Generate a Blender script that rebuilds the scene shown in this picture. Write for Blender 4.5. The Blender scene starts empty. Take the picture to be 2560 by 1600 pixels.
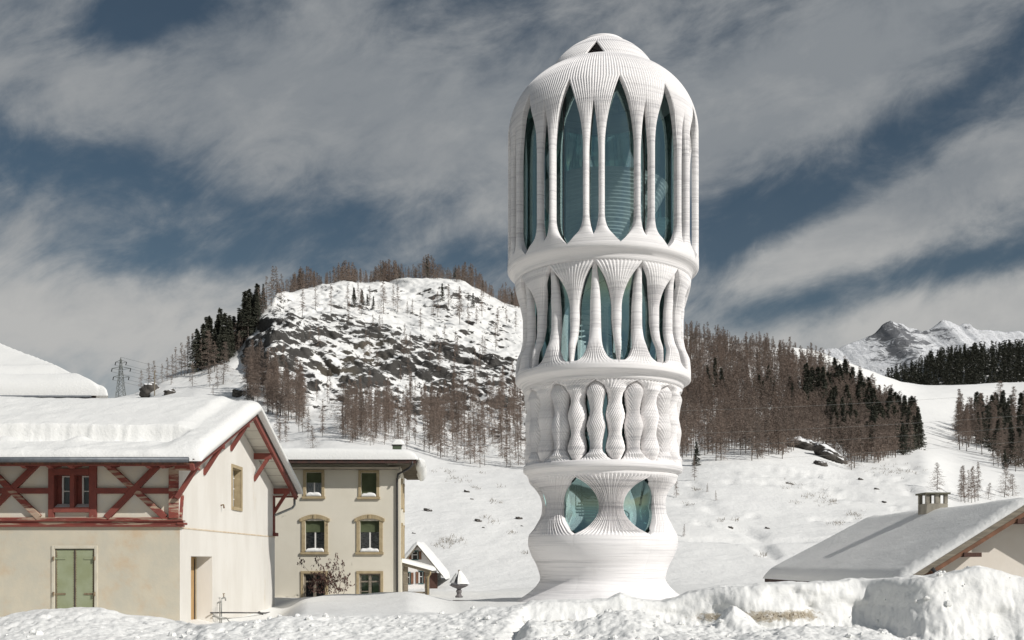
import bpy, math, random
import numpy as np
from mathutils import Vector, Matrix

# ------------------------------------------------------------------ camera, sky, sun, exposure
sc = bpy.context.scene
COL = sc.collection
F, HZ, CAMZ = 2560.0, 1400.0, 2.0            # focal length and horizon row in pixels of a 2560 wide frame
cam_d = bpy.data.cameras.new("camera"); cam = bpy.data.objects.new("camera", cam_d); COL.objects.link(cam)
cam.location = (0, 0, CAMZ); cam.rotation_euler = (math.radians(90), 0, 0)
cam_d.sensor_width = 36; cam_d.lens = 36.0; cam_d.shift_y = (HZ - 800) / 2560.0
cam_d.clip_start = 0.5; cam_d.clip_end = 30000
sc.camera = cam
vs = sc.view_settings
vs.view_transform = 'Standard'; vs.look = 'None'; vs.gamma = 1; vs.exposure = 0.0
sc.cycles.max_bounces = 6; sc.cycles.diffuse_bounces = 4; sc.cycles.transparent_max_bounces = 12
sc.cycles.glossy_bounces = 2; sc.cycles.transmission_bounces = 4; sc.cycles.caustics_reflective = False; sc.cycles.caustics_refractive = False

SUN_EL, SUN_AZ = math.radians(34), math.radians(126)     # azimuth from +Y towards +X
SUNV = Vector((math.sin(SUN_AZ) * math.cos(SUN_EL), math.cos(SUN_AZ) * math.cos(SUN_EL), math.sin(SUN_EL)))
sd = bpy.data.lights.new("sun", 'SUN'); sd.energy = 3.8; sd.angle = math.radians(0.5); sd.color = (1.0, 0.968, 0.92)
so = bpy.data.objects.new("sun", sd); COL.objects.link(so); so.rotation_euler = SUNV.to_track_quat('Z', 'Y').to_euler()
so.location = (30, -20, 40)


class NT:
    """small helper round a node tree"""
    def __init__(s, nt): s.t = nt
    def n(s, typ, **kw):
        d = s.t.nodes.new(typ)
        for k, v in kw.items():
            if k.startswith('i_'):
                key = k[2:]; key = int(key) if key.isdigit() else key.replace('_', ' ')
                if hasattr(v, 'is_output'): s.t.links.new(v, d.inputs[key])
                else: d.inputs[key].default_value = v
            else: setattr(d, k, v)
        return d
    def link(s, a, b): s.t.links.new(a, b)
    def math(s, op, a, b=None, c=None, clamp=False):
        d = s.t.nodes.new('ShaderNodeMath'); d.operation = op; d.use_clamp = clamp
        for i, v in enumerate((a, b, c)):
            if v is None: continue
            if hasattr(v, 'is_output'): s.t.links.new(v, d.inputs[i])
            else: d.inputs[i].default_value = v
        return d.outputs[0]
    def vmath(s, op, a, b=None, c=None):
        d = s.t.nodes.new('ShaderNodeVectorMath'); d.operation = op
        for i, v in enumerate((a, b, c)):
            if v is None: continue
            if hasattr(v, 'is_output'): s.t.links.new(v, d.inputs[i])
            else: d.inputs[i].default_value = v
        return d.outputs['Value'] if op in ('LENGTH', 'DOT_PRODUCT', 'DISTANCE') else d.outputs[0]
    def mix(s, fac, a, b, blend='MIX'):
        d = s.t.nodes.new('ShaderNodeMix'); d.data_type = 'RGBA'; d.blend_type = blend
        for key, v in ((0, fac), (6, a), (7, b)):
            if hasattr(v, 'is_output'): s.t.links.new(v, d.inputs[key])
            else: d.inputs[key].default_value = (tuple(v) + (1,))[:4] if key else v
        return d.outputs[2]
    def step(s, v, lo, hi):
        d = s.t.nodes.new('ShaderNodeMapRange'); d.interpolation_type = 'SMOOTHSTEP'
        s.t.links.new(v, d.inputs[0]); d.inputs[1].default_value = lo; d.inputs[2].default_value = hi
        return d.outputs[0]
    def noise(s, vec, scale, detail=4, rough=0.55, dist=0.0):
        d = s.n('ShaderNodeTexNoise', i_Scale=scale, i_Detail=detail, i_Roughness=rough, i_Distortion=dist)
        if vec is not None: s.t.links.new(vec, d.inputs['Vector'])
        return d.outputs['Fac']
    def mapping(s, vec, scale=(1, 1, 1), rot=(0, 0, 0), loc=(0, 0, 0)):
        d = s.n('ShaderNodeMapping'); s.t.links.new(vec, d.inputs['Vector'])
        d.inputs['Scale'].default_value = scale; d.inputs['Rotation'].default_value = rot; d.inputs['Location'].default_value = loc
        return d.outputs[0]


# sky: Nishita daylight with a deck of streaked cloud in it
w = bpy.data.worlds.new("World"); sc.world = w; w.use_nodes = True
nt = NT(w.node_tree); w.node_tree.nodes.clear()
SKYK = 0.1
sky = nt.n('ShaderNodeTexSky', sky_type='NISHITA', sun_disc=False, sun_elevation=SUN_EL, sun_rotation=SUN_AZ, altitude=1500, air_density=1.0, dust_density=0.6, ozone_density=1.5)
tc = nt.n('ShaderNodeTexCoord').outputs['Generated']
sx = nt.n('ShaderNodeSeparateXYZ', i_0=tc)
ay = nt.math('MAXIMUM', nt.math('ABSOLUTE', sx.outputs[1]), 0.12)
u = nt.math('DIVIDE', sx.outputs[0], ay); v = nt.math('DIVIDE', sx.outputs[2], ay)
uv = nt.n('ShaderNodeCombineXYZ', i_0=u, i_1=v).outputs[0]

def SU(px, py): return ((px - 1280) / F, (HZ - py) / F, 0)
# broad shapes of the cloud deck: (px, py, half length, half height, tilt deg, weight); positive = cloud, negative = blue gap
DECK = [
    (360, 40, 150, 75, -8, -1.6), (350, 470, 520, 75, 9, -0.80), (80, 360, 260, 60, 6, -0.55), (830, 560, 420, 60, -10, -0.62),
    (600, 640, 360, 55, 6, -0.55), (1130, 640, 240, 70, 0, -0.5), (60, 690, 80, 30, 0, -0.3), (300, 640, 260, 60, 5, -0.45),
    (180, 790, 620, 125, 4, 0.95), (50, 570, 60, 45, 0, 0.45), (520, 620, 80, 40, -20, 0.3),
    (700, 250, 900, 190, 5, 0.75), (1000, 420, 380, 90, -22, 0.35), (1250, 480, 330, 40, -33, 0.5), (930, 530, 200, 40, -25, 0.3),
    (1980, 480, 360, 85, -22, -0.85), (1830, 610, 260, 42, -22, -0.55), (2480, 170, 260, 60, -38, -0.85), (2300, 690, 430, 45, -14, -0.75),
    (1830, 760, 160, 60, 0, -0.55), (2050, 640, 200, 22, -22, -0.4),
    (2350, 470, 480, 70, -26, 0.9), (2100, 625, 420, 38, -20, 0.6), (2350, 790, 420, 70, -8, 0.95), (1950, 260, 520, 130, -24, 0.8),
    (1150, 40, 160, 60, 0, -0.25), (2150, 60, 300, 90, -20, 0.4),
]
mask = None
for px, py, a, b, tilt, wt in DECK:
    c = SU(px, py)
    d = nt.vmath('SUBTRACT', uv, c)
    t = math.radians(-tilt)
    m = nt.mapping(d, scale=(1, 1, 1), rot=(0, 0, -t))
    m = nt.vmath('MULTIPLY', m, (F / a, F / b, 0))
    l2 = nt.vmath('DOT_PRODUCT', m, m)
    g = nt.math('MULTIPLY', nt.math('EXPONENT', nt.math('MULTIPLY', l2, -0.8)), wt)
    mask = g if mask is None else nt.math('ADD', mask, g)
rotl = nt.mapping(uv, rot=(0, 0, math.radians(-22)))
wisp = nt.noise(nt.mapping(rotl, scale=(1, 1.75, 1)), 8.0, 10, 0.62, 0.55)
wisp2 = nt.noise(nt.mapping(rotl, scale=(1, 1.7, 1), loc=(3.1, 1.7, 0)), 26.0, 6, 0.6, 0.2)
big = nt.noise(nt.mapping(uv, scale=(1, 1.5, 1), loc=(7.3, 2.2, 0)), 3.2, 4, 0.5, 0.3)
mm = nt.math('ADD', nt.math('MULTIPLY', mask, 0.62), nt.math('MULTIPLY', nt.math('SUBTRACT', wisp, 0.5), 1.3))
mm = nt.math('ADD', mm, nt.math('MULTIPLY', nt.math('SUBTRACT', wisp2, 0.5), 0.5))
cov = nt.math('MULTIPLY_ADD', nt.step(mm, -0.52, 0.55), 0.93, 0.07)
low = nt.step(v, 0.40, 0.17)
lum = nt.math('ADD', nt.math('MULTIPLY', nt.math('SUBTRACT', big, 0.5), 1.1), nt.math('MULTIPLY', low, 1.1))
lum = nt.math('ADD', lum, nt.math('MULTIPLY', nt.math('SUBTRACT', wisp, 0.5), 1.2))
lum = nt.math('ADD', lum, nt.math('MULTIPLY', nt.math('SUBTRACT', wisp2, 0.5), 0.45))
lum = nt.math('ADD', lum, nt.math('MULTIPLY', nt.step(mm, 0.6, 0.1), 0.18), clamp=True)
cl = nt.mix(lum, (0.245, 0.265, 0.285), (0.47, 0.47, 0.46))
cl = nt.vmath('SCALE', cl); cl.node.inputs['Scale'].default_value = 1.0 / SKYK
front = nt.step(sx.outputs[1], -0.15, 0.25)          # the deep blue and the full cloud deck lie over the mountains; behind the viewer the unseen sky is set brighter to fill the shade
blue = nt.mix(1.0, sky.outputs[0], nt.mix(front, (0.62, 0.56, 0.48), (0.335, 0.38, 0.345)), 'MULTIPLY')
out = nt.mix(nt.math('MULTIPLY', cov, nt.math('MULTIPLY_ADD', front, 0.4, 0.6)), blue, cl)
bg = nt.n('ShaderNodeBackground', i_Color=out, i_Strength=SKYK)
nt.link(bg.outputs[0], nt.n('ShaderNodeOutputWorld').inputs[0])

# ------------------------------------------------------------------ helpers
rng = np.random.default_rng(7); random.seed(7)
R = math.radians


def P(px, py, Y): return Vector(((px - 1280) * Y / F, Y, CAMZ + (HZ - py) * Y / F))
def X_(px, Y): return (px - 1280) * Y / F
def Z_(py, Y): return CAMZ + (HZ - py) * Y / F


def _h(ix, iy, seed):
    n = (ix.astype(np.int64) * 374761393 + iy.astype(np.int64) * 668265263 + seed * 974711) & 0x7fffffff
    n = ((n ^ (n >> 13)) * 1274126177) & 0x7fffffff
    return ((n ^ (n >> 16)) & 0xffff) / 65535.0


def vnoise(x, y, seed=0):
    x = np.asarray(x, float); y = np.asarray(y, float)
    ix = np.floor(x); iy = np.floor(y); fx = x - ix; fy = y - iy
    fx = fx * fx * fx * (fx * (fx * 6 - 15) + 10); fy = fy * fy * fy * (fy * (fy * 6 - 15) + 10)
    a = _h(ix, iy, seed); b = _h(ix + 1, iy, seed); c = _h(ix, iy + 1, seed); d = _h(ix + 1, iy + 1, seed)
    return (a * (1 - fx) + b * fx) * (1 - fy) + (c * (1 - fx) + d * fx) * fy


def fbm(x, y, o=4, seed=0, gain=0.5):
    s = 0; a = 1; t = 0
    for i in range(o):
        s = s + a * (vnoise(x, y, seed + i * 17) * 2 - 1); t += a; a *= gain
        x, y = x * 1.9 + y * 0.6 + 5.1, y * 1.9 - x * 0.6 + 3.7
    return s / t


def billow(x, y, o=4, seed=0, gain=0.5):
    s = 0; a = 1; t = 0
    for i in range(o):
        s = s + a * np.abs(vnoise(x, y, seed + i * 17) * 2 - 1); t += a; a *= gain
        x, y = x * 1.9 + y * 0.6 + 5.1, y * 1.9 - x * 0.6 + 3.7
    return s / t


def sstep(x, a, b):
    t = np.clip((np.asarray(x, float) - a) / (b - a), 0, 1); return t * t * (3 - 2 * t)


def pchip(x, y, xi):
    """monotone cubic through (x, y) at xi"""
    x = np.asarray(x, float); y = np.asarray(y, float); xi = np.asarray(xi, float)
    h = np.diff(x); d = np.diff(y) / h
    m = np.zeros_like(y)
    for i in range(1, len(x) - 1):
        if d[i - 1] * d[i] > 0:
            w1 = 2 * h[i] + h[i - 1]; w2 = h[i] + 2 * h[i - 1]
            m[i] = (w1 + w2) / (w1 / d[i - 1] + w2 / d[i])
    m[0] = d[0]; m[-1] = d[-1]
    k = np.clip(np.searchsorted(x, xi) - 1, 0, len(x) - 2)
    t = np.clip((xi - x[k]) / h[k], 0, 1)
    return (2 * t**3 - 3 * t**2 + 1) * y[k] + (t**3 - 2 * t**2 + t) * h[k] * m[k] + (-2 * t**3 + 3 * t**2) * y[k + 1] + (t**3 - t**2) * h[k] * m[k + 1]


def tag(o, label=None, cat=None, group=None, kind=None):
    if label: o['label'] = label
    if cat: o['category'] = cat
    if group: o['group'] = group
    if kind: o['kind'] = kind
    return o


def thing(name, label, cat, loc, group=None):
    o = bpy.data.objects.new(name, None); COL.objects.link(o); o.location = loc; o.empty_display_size = 0.3
    return tag(o, label, cat, group)


def parent_to(o, root):
    """parent while keeping the vertices where they were built (world coordinates); roots only translate"""
    o.parent = root
    off = root.location if root.type == 'EMPTY' else Vector((0, 0, 0))
    o.matrix_parent_inverse = Matrix.Translation(-off)
    return o


def np_mesh(name, verts, quads=None, tris=None, mats=None, smooth=True, parent=None, attrs=None, mat_idx=None):
    me = bpy.data.meshes.new(name)
    V = np.asarray(verts, np.float32).reshape(-1, 3)
    loops = []; starts = []; n = 0; ls = []
    if quads is not None and len(quads):
        q = np.asarray(quads, np.int32).reshape(-1, 4); loops.append(q.ravel()); ls.append(np.arange(len(q)) * 4 + n); n += q.size
    if tris is not None and len(tris):
        t = np.asarray(tris, np.int32).reshape(-1, 3); loops.append(t.ravel()); ls.append(np.arange(len(t)) * 3 + n); n += t.size
    L = np.concatenate(loops); S = np.concatenate(ls).astype(np.int32)
    me.vertices.add(len(V)); me.vertices.foreach_set('co', V.ravel())
    me.loops.add(len(L)); me.loops.foreach_set('vertex_index', L.astype(np.int32))
    me.polygons.add(len(S)); me.polygons.foreach_set('loop_start', S)
    me.polygons.foreach_set('use_smooth', np.full(len(S), bool(smooth)))
    for m in ([mats] if not isinstance(mats, (list, tuple)) else mats):
        if m: me.materials.append(m)
    if mat_idx is not None: me.polygons.foreach_set('material_index', np.asarray(mat_idx, np.int32))
    for k, a in (attrs or {}).items():
        at = me.attributes.new(k, 'FLOAT', 'POINT'); at.data.foreach_set('value', np.asarray(a, np.float32))
    me.update(calc_edges=True); me.validate()
    o = bpy.data.objects.new(name, me); COL.objects.link(o)
    if parent is not None: parent_to(o, parent)
    return o


def grid_quads(nr, nc, wrap=False):
    r = np.arange(nr - 1)[:, None]; c = np.arange(nc if wrap else nc - 1)[None]
    c2 = (c + 1) % nc
    return np.stack([r * nc + c + 0 * r, r * nc + c2, (r + 1) * nc + c2, (r + 1) * nc + c], -1).reshape(-1, 4)


class MB:
    """collects simple solids and links them as ONE mesh object"""
    def __init__(s): s.v = []; s.f = []
    def add(s, vs, fs):
        b = len(s.v); s.v += [tuple(p) for p in vs]; s.f += [tuple(i + b for i in f) for f in fs]; return s
    def box(s, x0, x1, y0, y1, z0, z1):
        return s.add([(x, y, z) for z in (z0, z1) for y in (y0, y1) for x in (x0, x1)],
                     [(0, 2, 3, 1), (4, 5, 7, 6), (0, 1, 5, 4), (2, 6, 7, 3), (0, 4, 6, 2), (1, 3, 7, 5)])
    def beam(s, p, q, a, b, up=(0, 0, 1)):
        p = Vector(p); q = Vector(q); d = (q - p).normalized(); up = Vector(up)
        sd_ = d.cross(up)
        if sd_.length < 1e-4: sd_ = d.cross(Vector((1, 0, 0)))
        sd_.normalize(); u_ = sd_.cross(d).normalized()
        vs = []
        for e in (p, q):
            for i, j in ((-1, -1), (1, -1), (1, 1), (-1, 1)): vs.append(e + sd_ * (i * a / 2) + u_ * (j * b / 2))
        return s.add(vs, [(0, 1, 2, 3), (7, 6, 5, 4), (0, 4, 5, 1), (1, 5, 6, 2), (2, 6, 7, 3), (3, 7, 4, 0)])
    def tube(s, pts, r, n=8, cap=True):
        pts = [Vector(p) for p in pts]; rs = r if isinstance(r, (list, tuple)) else [r] * len(pts)
        base = len(s.v); prev = None
        for i, p in enumerate(pts):
            d = (pts[min(i + 1, len(pts) - 1)] - pts[max(i - 1, 0)]).normalized()
            if prev is None:
                a = d.cross(Vector((0, 0, 1)))
                if a.length < 1e-3: a = d.cross(Vector((0, 1, 0)))
            else: a = prev - d * prev.dot(d)
            a.normalize(); prev = a; b = d.cross(a)
            for k in range(n):
                t = 2 * math.pi * k / n; s.v.append(tuple(p + (a * math.cos(t) + b * math.sin(t)) * rs[i]))
        for i in range(len(pts) - 1):
            for k in range(n):
                k2 = (k + 1) % n
                s.f.append((base + i * n + k, base + i * n + k2, base + (i + 1) * n + k2, base + (i + 1) * n + k))
        if cap:
            s.f.append(tuple(base + k for k in reversed(range(n)))); s.f.append(tuple(base + (len(pts) - 1) * n + k for k in range(n)))
        return s
    def prism(s, poly, vec):
        n = len(poly); vec = Vector(vec)
        vs = [Vector(p) for p in poly] + [Vector(p) + vec for p in poly]
        return s.add(vs, [tuple(reversed(range(n))), tuple(range(n, 2 * n))] + [(i, (i + 1) % n, n + (i + 1) % n, n + i) for i in range(n)])
    def quad(s, *ps): return s.add(ps, [tuple(range(len(ps)))])
    def build(s, name, m, parent=None, smooth=False, bevel=0.0):
        me = bpy.data.meshes.new(name); me.from_pydata(s.v, [], s.f); me.validate()
        if smooth: me.polygons.foreach_set('use_smooth', np.ones(len(me.polygons), bool))
        if m: me.materials.append(m)
        o = bpy.data.objects.new(name, me); COL.objects.link(o)
        if bevel:
            b = o.modifiers.new('soft_edge', 'BEVEL'); b.width = bevel; b.segments = 2; b.limit_method = 'ANGLE'
        if parent is not None: parent_to(o, parent)
        return o


def lathe(prof, n=96, cx=0, cy=0):
    pr = np.asarray(prof, float); t = np.arange(n) * 2 * math.pi / n
    x = cx + pr[:, 0:1] * np.sin(t); y = cy - pr[:, 0:1] * np.cos(t); z = np.repeat(pr[:, 1:2], n, 1)
    return np.stack([x, y, z], -1).reshape(-1, 3), grid_quads(len(pr), n, True)


# ------------------------------------------------------------------ materials
def new_mat(name):
    m = bpy.data.materials.new(name); m.use_nodes = True
    t = NT(m.node_tree); b = [x for x in m.node_tree.nodes if x.type == 'BSDF_PRINCIPLED'][0]
    return m, t, b


def plain(name, c, rough=0.7, metal=0.0, var=0.0, c2=None, scale=3.0, stretch=(1, 1, 1), bump=0.0, bscale=20.0, stain=None, stain_t=(0.6, 0.7), stain_scale=2.0, stain_stretch=(1, 1, 1), spec=None):
    m, t, b = new_mat(name)
    pos = t.n('ShaderNodeNewGeometry').outputs['Position']
    col = tuple(c) + (1,)
    b.inputs['Roughness'].default_value = rough; b.inputs['Metallic'].default_value = metal
    if spec is not None: b.inputs['Specular IOR Level'].default_value = spec
    b.inputs['Base Color'].default_value = col
    out = None
    if c2 is not None:
        f = t.noise(t.mapping(pos, scale=stretch), scale, 5, 0.6)
        out = t.mix(t.step(f, 0.32, 0.68), c, c2)
    if stain is not None:
        f = t.noise(t.mapping(pos, scale=stain_stretch, loc=(3, 5, 1)), stain_scale, 6, 0.65)
        out = t.mix(t.step(f, *stain_t), out if out is not None else c, stain)
    if out is not None: t.link(out, b.inputs['Base Color'])
    if bump:
        h = t.noise(t.mapping(pos, scale=stretch), bscale, 5, 0.6)
        bn = t.n('ShaderNodeBump', i_Strength=bump, i_Distance=0.02, i_Height=h); t.link(bn.outputs[0], b.inputs['Normal'])
    return m


def snow_mat(name, dirt=False):
    m, t, b = new_mat(name)
    pos = t.n('ShaderNodeNewGeometry').outputs['Position']
    n1 = t.noise(pos, 0.6, 4, 0.5); n2 = t.noise(pos, 9.0, 5, 0.6); n3 = t.noise(pos, 55.0, 3, 0.6)
    col = t.mix(n1, (0.79, 0.788, 0.77), (0.83, 0.826, 0.80))
    if dirt:
        at = t.n('ShaderNodeAttribute', attribute_name='dirt').outputs['Fac']
        nd = t.noise(t.mapping(pos, scale=(1, 1, 1.6)), 7.0, 6, 0.68)
        col = t.mix(t.step(t.math('ADD', at, t.math('MULTIPLY', t.math('SUBTRACT', nd, 0.5), 1.5)), 0.45, 0.85), col, (0.40, 0.35, 0.27))
        nd2 = t.noise(pos, 24.0, 4, 0.6)
        col = t.mix(t.step(t.math('ADD', at, t.math('MULTIPLY', t.math('SUBTRACT', nd2, 0.5), 2.2)), 0.85, 1.15), col, (0.12, 0.095, 0.07))
    t.link(col, b.inputs['Base Color'])
    b.inputs['Roughness'].default_value = 0.75; b.inputs['Specular IOR Level'].default_value = 0.25
    h = t.math('ADD', t.math('MULTIPLY', n2, 1.0), t.math('MULTIPLY', n3, 0.25))
    bn = t.n('ShaderNodeBump', i_Strength=0.5, i_Distance=0.05, i_Height=h); t.link(bn.outputs[0], b.inputs['Normal'])
    return m


M = {}
M['snow'] = snow_mat('snow')
M['ground'] = snow_mat('ground_snow', True)
M['plaster_grey'] = plain('weathered_plaster', (0.515, 0.485, 0.40), 0.9, c2=(0.58, 0.525, 0.415), scale=1.6, bump=0.25, bscale=9, stain=(0.55, 0.43, 0.295), stain_t=(0.48, 0.75), stain_scale=1.1)
M['plaster_white'] = plain('white_plaster', (0.665, 0.635, 0.58), 0.9, c2=(0.73, 0.705, 0.655), scale=0.8, stretch=(1, 1, 0.35), bump=0.25, bscale=7, stain=(0.58, 0.50, 0.37), stain_t=(0.60, 0.76), stain_scale=0.7, stain_stretch=(1, 1, 0.4))
M['plaster_infill'] = plain('infill_plaster', (0.62, 0.595, 0.53), 0.9, c2=(0.68, 0.62, 0.50), scale=1.3, bump=0.2, bscale=9)
M['plaster_beige'] = plain('beige_plaster', (0.645, 0.60, 0.50), 0.9, c2=(0.69, 0.645, 0.545), scale=0.5, bump=0.12, bscale=6, stain=(0.42, 0.39, 0.31), stain_t=(0.65, 0.76), stain_scale=1.2)
M['plaster_warm'] = plain('warm_plaster', (0.70, 0.64, 0.56), 0.9, c2=(0.74, 0.69, 0.62), scale=1.2, bump=0.15, bscale=10)
M['red'] = plain('red_timber', (0.225, 0.058, 0.042), 0.8, c2=(0.17, 0.046, 0.036), scale=3, stretch=(1, 1, 1), bump=0.3, bscale=14, stain=(0.42, 0.30, 0.21), stain_t=(0.69, 0.73), stain_scale=5.0)
M['red_worn'] = plain('worn_red_timber', (0.25, 0.055, 0.038), 0.8, c2=(0.18, 0.05, 0.04), scale=3, stretch=(0.4, 1, 4), bump=0.4, bscale=10, stain=(0.40, 0.30, 0.22), stain_t=(0.47, 0.58), stain_scale=3.0, stain_stretch=(0.35, 1, 3))
M['tile'] = plain('old_roof_tiles', (0.10, 0.055, 0.04), 0.85, c2=(0.24, 0.10, 0.06), scale=6, stretch=(2.5, 1, 1), bump=0.6, bscale=12)
M['dark_board'] = plain('dark_verge_board', (0.045, 0.03, 0.026), 0.8, c2=(0.09, 0.04, 0.03), scale=5, bump=0.3)
M['soffit'] = plain('white_boards', (0.66, 0.63, 0.55), 0.85, c2=(0.60, 0.57, 0.49), scale=2)
M['ochre'] = plain('ochre_paint', (0.43, 0.345, 0.21), 0.8, c2=(0.34, 0.265, 0.155), scale=4, stain=(0.20, 0.14, 0.09), stain_t=(0.64, 0.74), stain_scale=3.5, bump=0.2)
M['green_shutter'] = plain('green_metal_shutter', (0.26, 0.285, 0.165), 0.6, c2=(0.31, 0.34, 0.225), scale=1.5, stain=(0.13, 0.12, 0.06), stain_t=(0.62, 0.80), stain_scale=1.6, stain_stretch=(2.5, 1, 0.6))
M['green_blind'] = plain('green_roller_blind', (0.075, 0.092, 0.042), 0.6, c2=(0.10, 0.12, 0.06), scale=2)
M['rust'] = plain('rusty_iron', (0.16, 0.10, 0.06), 0.8, c2=(0.26, 0.21, 0.13), scale=12)
M['zinc'] = plain('zinc_metal', (0.42, 0.42, 0.40), 0.45, 0.6, c2=(0.30, 0.30, 0.28), scale=8)
M['dark_metal'] = plain('dark_metal', (0.045, 0.045, 0.05), 0.5, 0.3, c2=(0.07, 0.065, 0.06), scale=6)
M['gutter'] = plain('slate_grey_gutter', (0.085, 0.095, 0.11), 0.5, 0.3, c2=(0.13, 0.14, 0.15), scale=6)
M['wood_grey'] = plain('grey_weathered_wood', (0.25, 0.215, 0.165), 0.85, c2=(0.15, 0.13, 0.10), scale=5, stretch=(0.4, 1, 3), bump=0.3)
M['wood_brown'] = plain('dark_brown_boards', (0.10, 0.045, 0.03), 0.8, c2=(0.055, 0.026, 0.018), scale=6, stretch=(4, 4, 0.4), bump=0.3)
M['wood_rust'] = plain('red_brown_wood', (0.22, 0.105, 0.06), 0.8, c2=(0.14, 0.07, 0.04), scale=4)
M['concrete'] = plain('lichen_concrete', (0.36, 0.33, 0.27), 0.9, c2=(0.22, 0.20, 0.165), scale=4, stretch=(1, 1, 0.5), bump=0.4, bscale=16)
M['teal_paint'] = plain('teal_paint', (0.05, 0.12, 0.12), 0.7)
M['white_paint'] = plain('white_paint', (0.72, 0.70, 0.66), 0.6)
M['curtain_dark'] = plain('grey_curtain', (0.10, 0.10, 0.115), 0.9, c2=(0.16, 0.16, 0.175), scale=6, stretch=(3, 1, 0.15))
M['curtain_white'] = plain('lace_curtain', (0.50, 0.50, 0.49), 0.9, c2=(0.22, 0.22, 0.23), scale=9, stretch=(2.5, 1, 0.5))
M['lace'] = plain('patterned_lace', (0.42, 0.42, 0.42), 0.9, c2=(0.13, 0.13, 0.15), scale=6, stretch=(1, 1, 2.2))
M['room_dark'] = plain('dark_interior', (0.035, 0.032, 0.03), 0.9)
M['pyramid'] = plain('grey_sheet_metal', (0.30, 0.30, 0.31), 0.55, 0.2, c2=(0.22, 0.22, 0.23), scale=5)
M['stone_grey'] = plain('grey_carved_stone', (0.21, 0.19, 0.19), 0.8, c2=(0.14, 0.13, 0.13), scale=12, bump=0.3)
M['leaf_dry'] = plain('dry_leaves', (0.11, 0.05, 0.035), 0.8, c2=(0.07, 0.035, 0.03), scale=30)
M['stem'] = plain('shrub_stems', (0.12, 0.09, 0.07), 0.8)
M['bark'] = plain('larch_bark', (0.105, 0.085, 0.070), 0.9, c2=(0.15, 0.125, 0.105), scale=2.0)
M['twigs'] = plain('bare_larch_twigs', (0.245, 0.185, 0.150), 0.9, c2=(0.185, 0.145, 0.120), scale=0.09)
M['needles'] = plain('spruce_needles', (0.042, 0.047, 0.033), 0.8, c2=(0.068, 0.068, 0.046), scale=0.35)
M['dry_grass'] = plain('dry_grass', (0.20, 0.155, 0.10), 0.9, c2=(0.12, 0.10, 0.07), scale=2)


def glass_mat(name, tint, gloss=0.5, rough=0.03, dark=None):
    m, t, b = new_mat(name)
    m.node_tree.nodes.remove(b)
    tr = t.n('ShaderNodeBsdfTransparent', i_Color=tuple(tint) + (1,)); gl = t.n('ShaderNodeBsdfGlossy', i_Color=(0.66, 0.97, 0.95, 1) if dark else (0.9, 0.95, 0.95, 1), i_Roughness=rough)
    fr = t.n('ShaderNodeFresnel', i_IOR=1.45)
    f = t.math('ADD', t.math('MULTIPLY', fr.outputs[0], gloss * 2), dark or 0.0, clamp=True)
    mx = t.n('ShaderNodeMixShader'); t.link(f, mx.inputs[0]); t.link(tr.outputs[0], mx.inputs[1]); t.link(gl.outputs[0], mx.inputs[2])
    o = [x for x in m.node_tree.nodes if x.type == 'OUTPUT_MATERIAL'][0]; t.link(mx.outputs[0], o.inputs[0])
    return m


M['pane'] = glass_mat('window_glass', (0.75, 0.78, 0.78), 0.6)
M['tower_glass'] = glass_mat('teal_glass', (0.76, 0.88, 0.88), 1.0, 0.05, 0.24)


def tower_mat():
    """white extruded concrete laid in thin level courses"""
    m, t, b = new_mat('printed_concrete')
    pos = t.n('ShaderNodeNewGeometry').outputs['Position']
    zc = t.mapping(pos, scale=(0.012, 0.012, 1.0))
    fine = t.noise(zc, 13.0, 4, 0.8); coarse = t.noise(t.mapping(pos, scale=(0.04, 0.04, 1.0)), 2.6, 4, 0.6)
    lay = t.math('ADD', t.math('MULTIPLY', fine, 0.72), t.math('MULTIPLY', coarse, 0.42))
    col = t.mix(t.step(lay, 0.40, 0.60), (0.61, 0.595, 0.60), (0.88, 0.857, 0.85))
    damp = t.noise(t.mapping(pos, scale=(1, 1, 0.22)), 0.9, 5, 0.65)
    col = t.mix(t.math('MULTIPLY', t.step(damp, 0.56, 0.75), 0.30), col, (0.60, 0.575, 0.55))
    t.link(col, b.inputs['Base Color'])
    b.inputs['Roughness'].default_value = 0.8; b.inputs['Specular IOR Level'].default_value = 0.25
    bn = t.n('ShaderNodeBump', i_Strength=0.75, i_Distance=0.035, i_Height=fine); t.link(bn.outputs[0], b.inputs['Normal'])
    return m


M['print'] = tower_mat()
M['inner'] = plain('inner_concrete', (0.72, 0.72, 0.71), 0.85, c2=(0.60, 0.60, 0.60), scale=2, stretch=(0.2, 0.2, 5))


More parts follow.
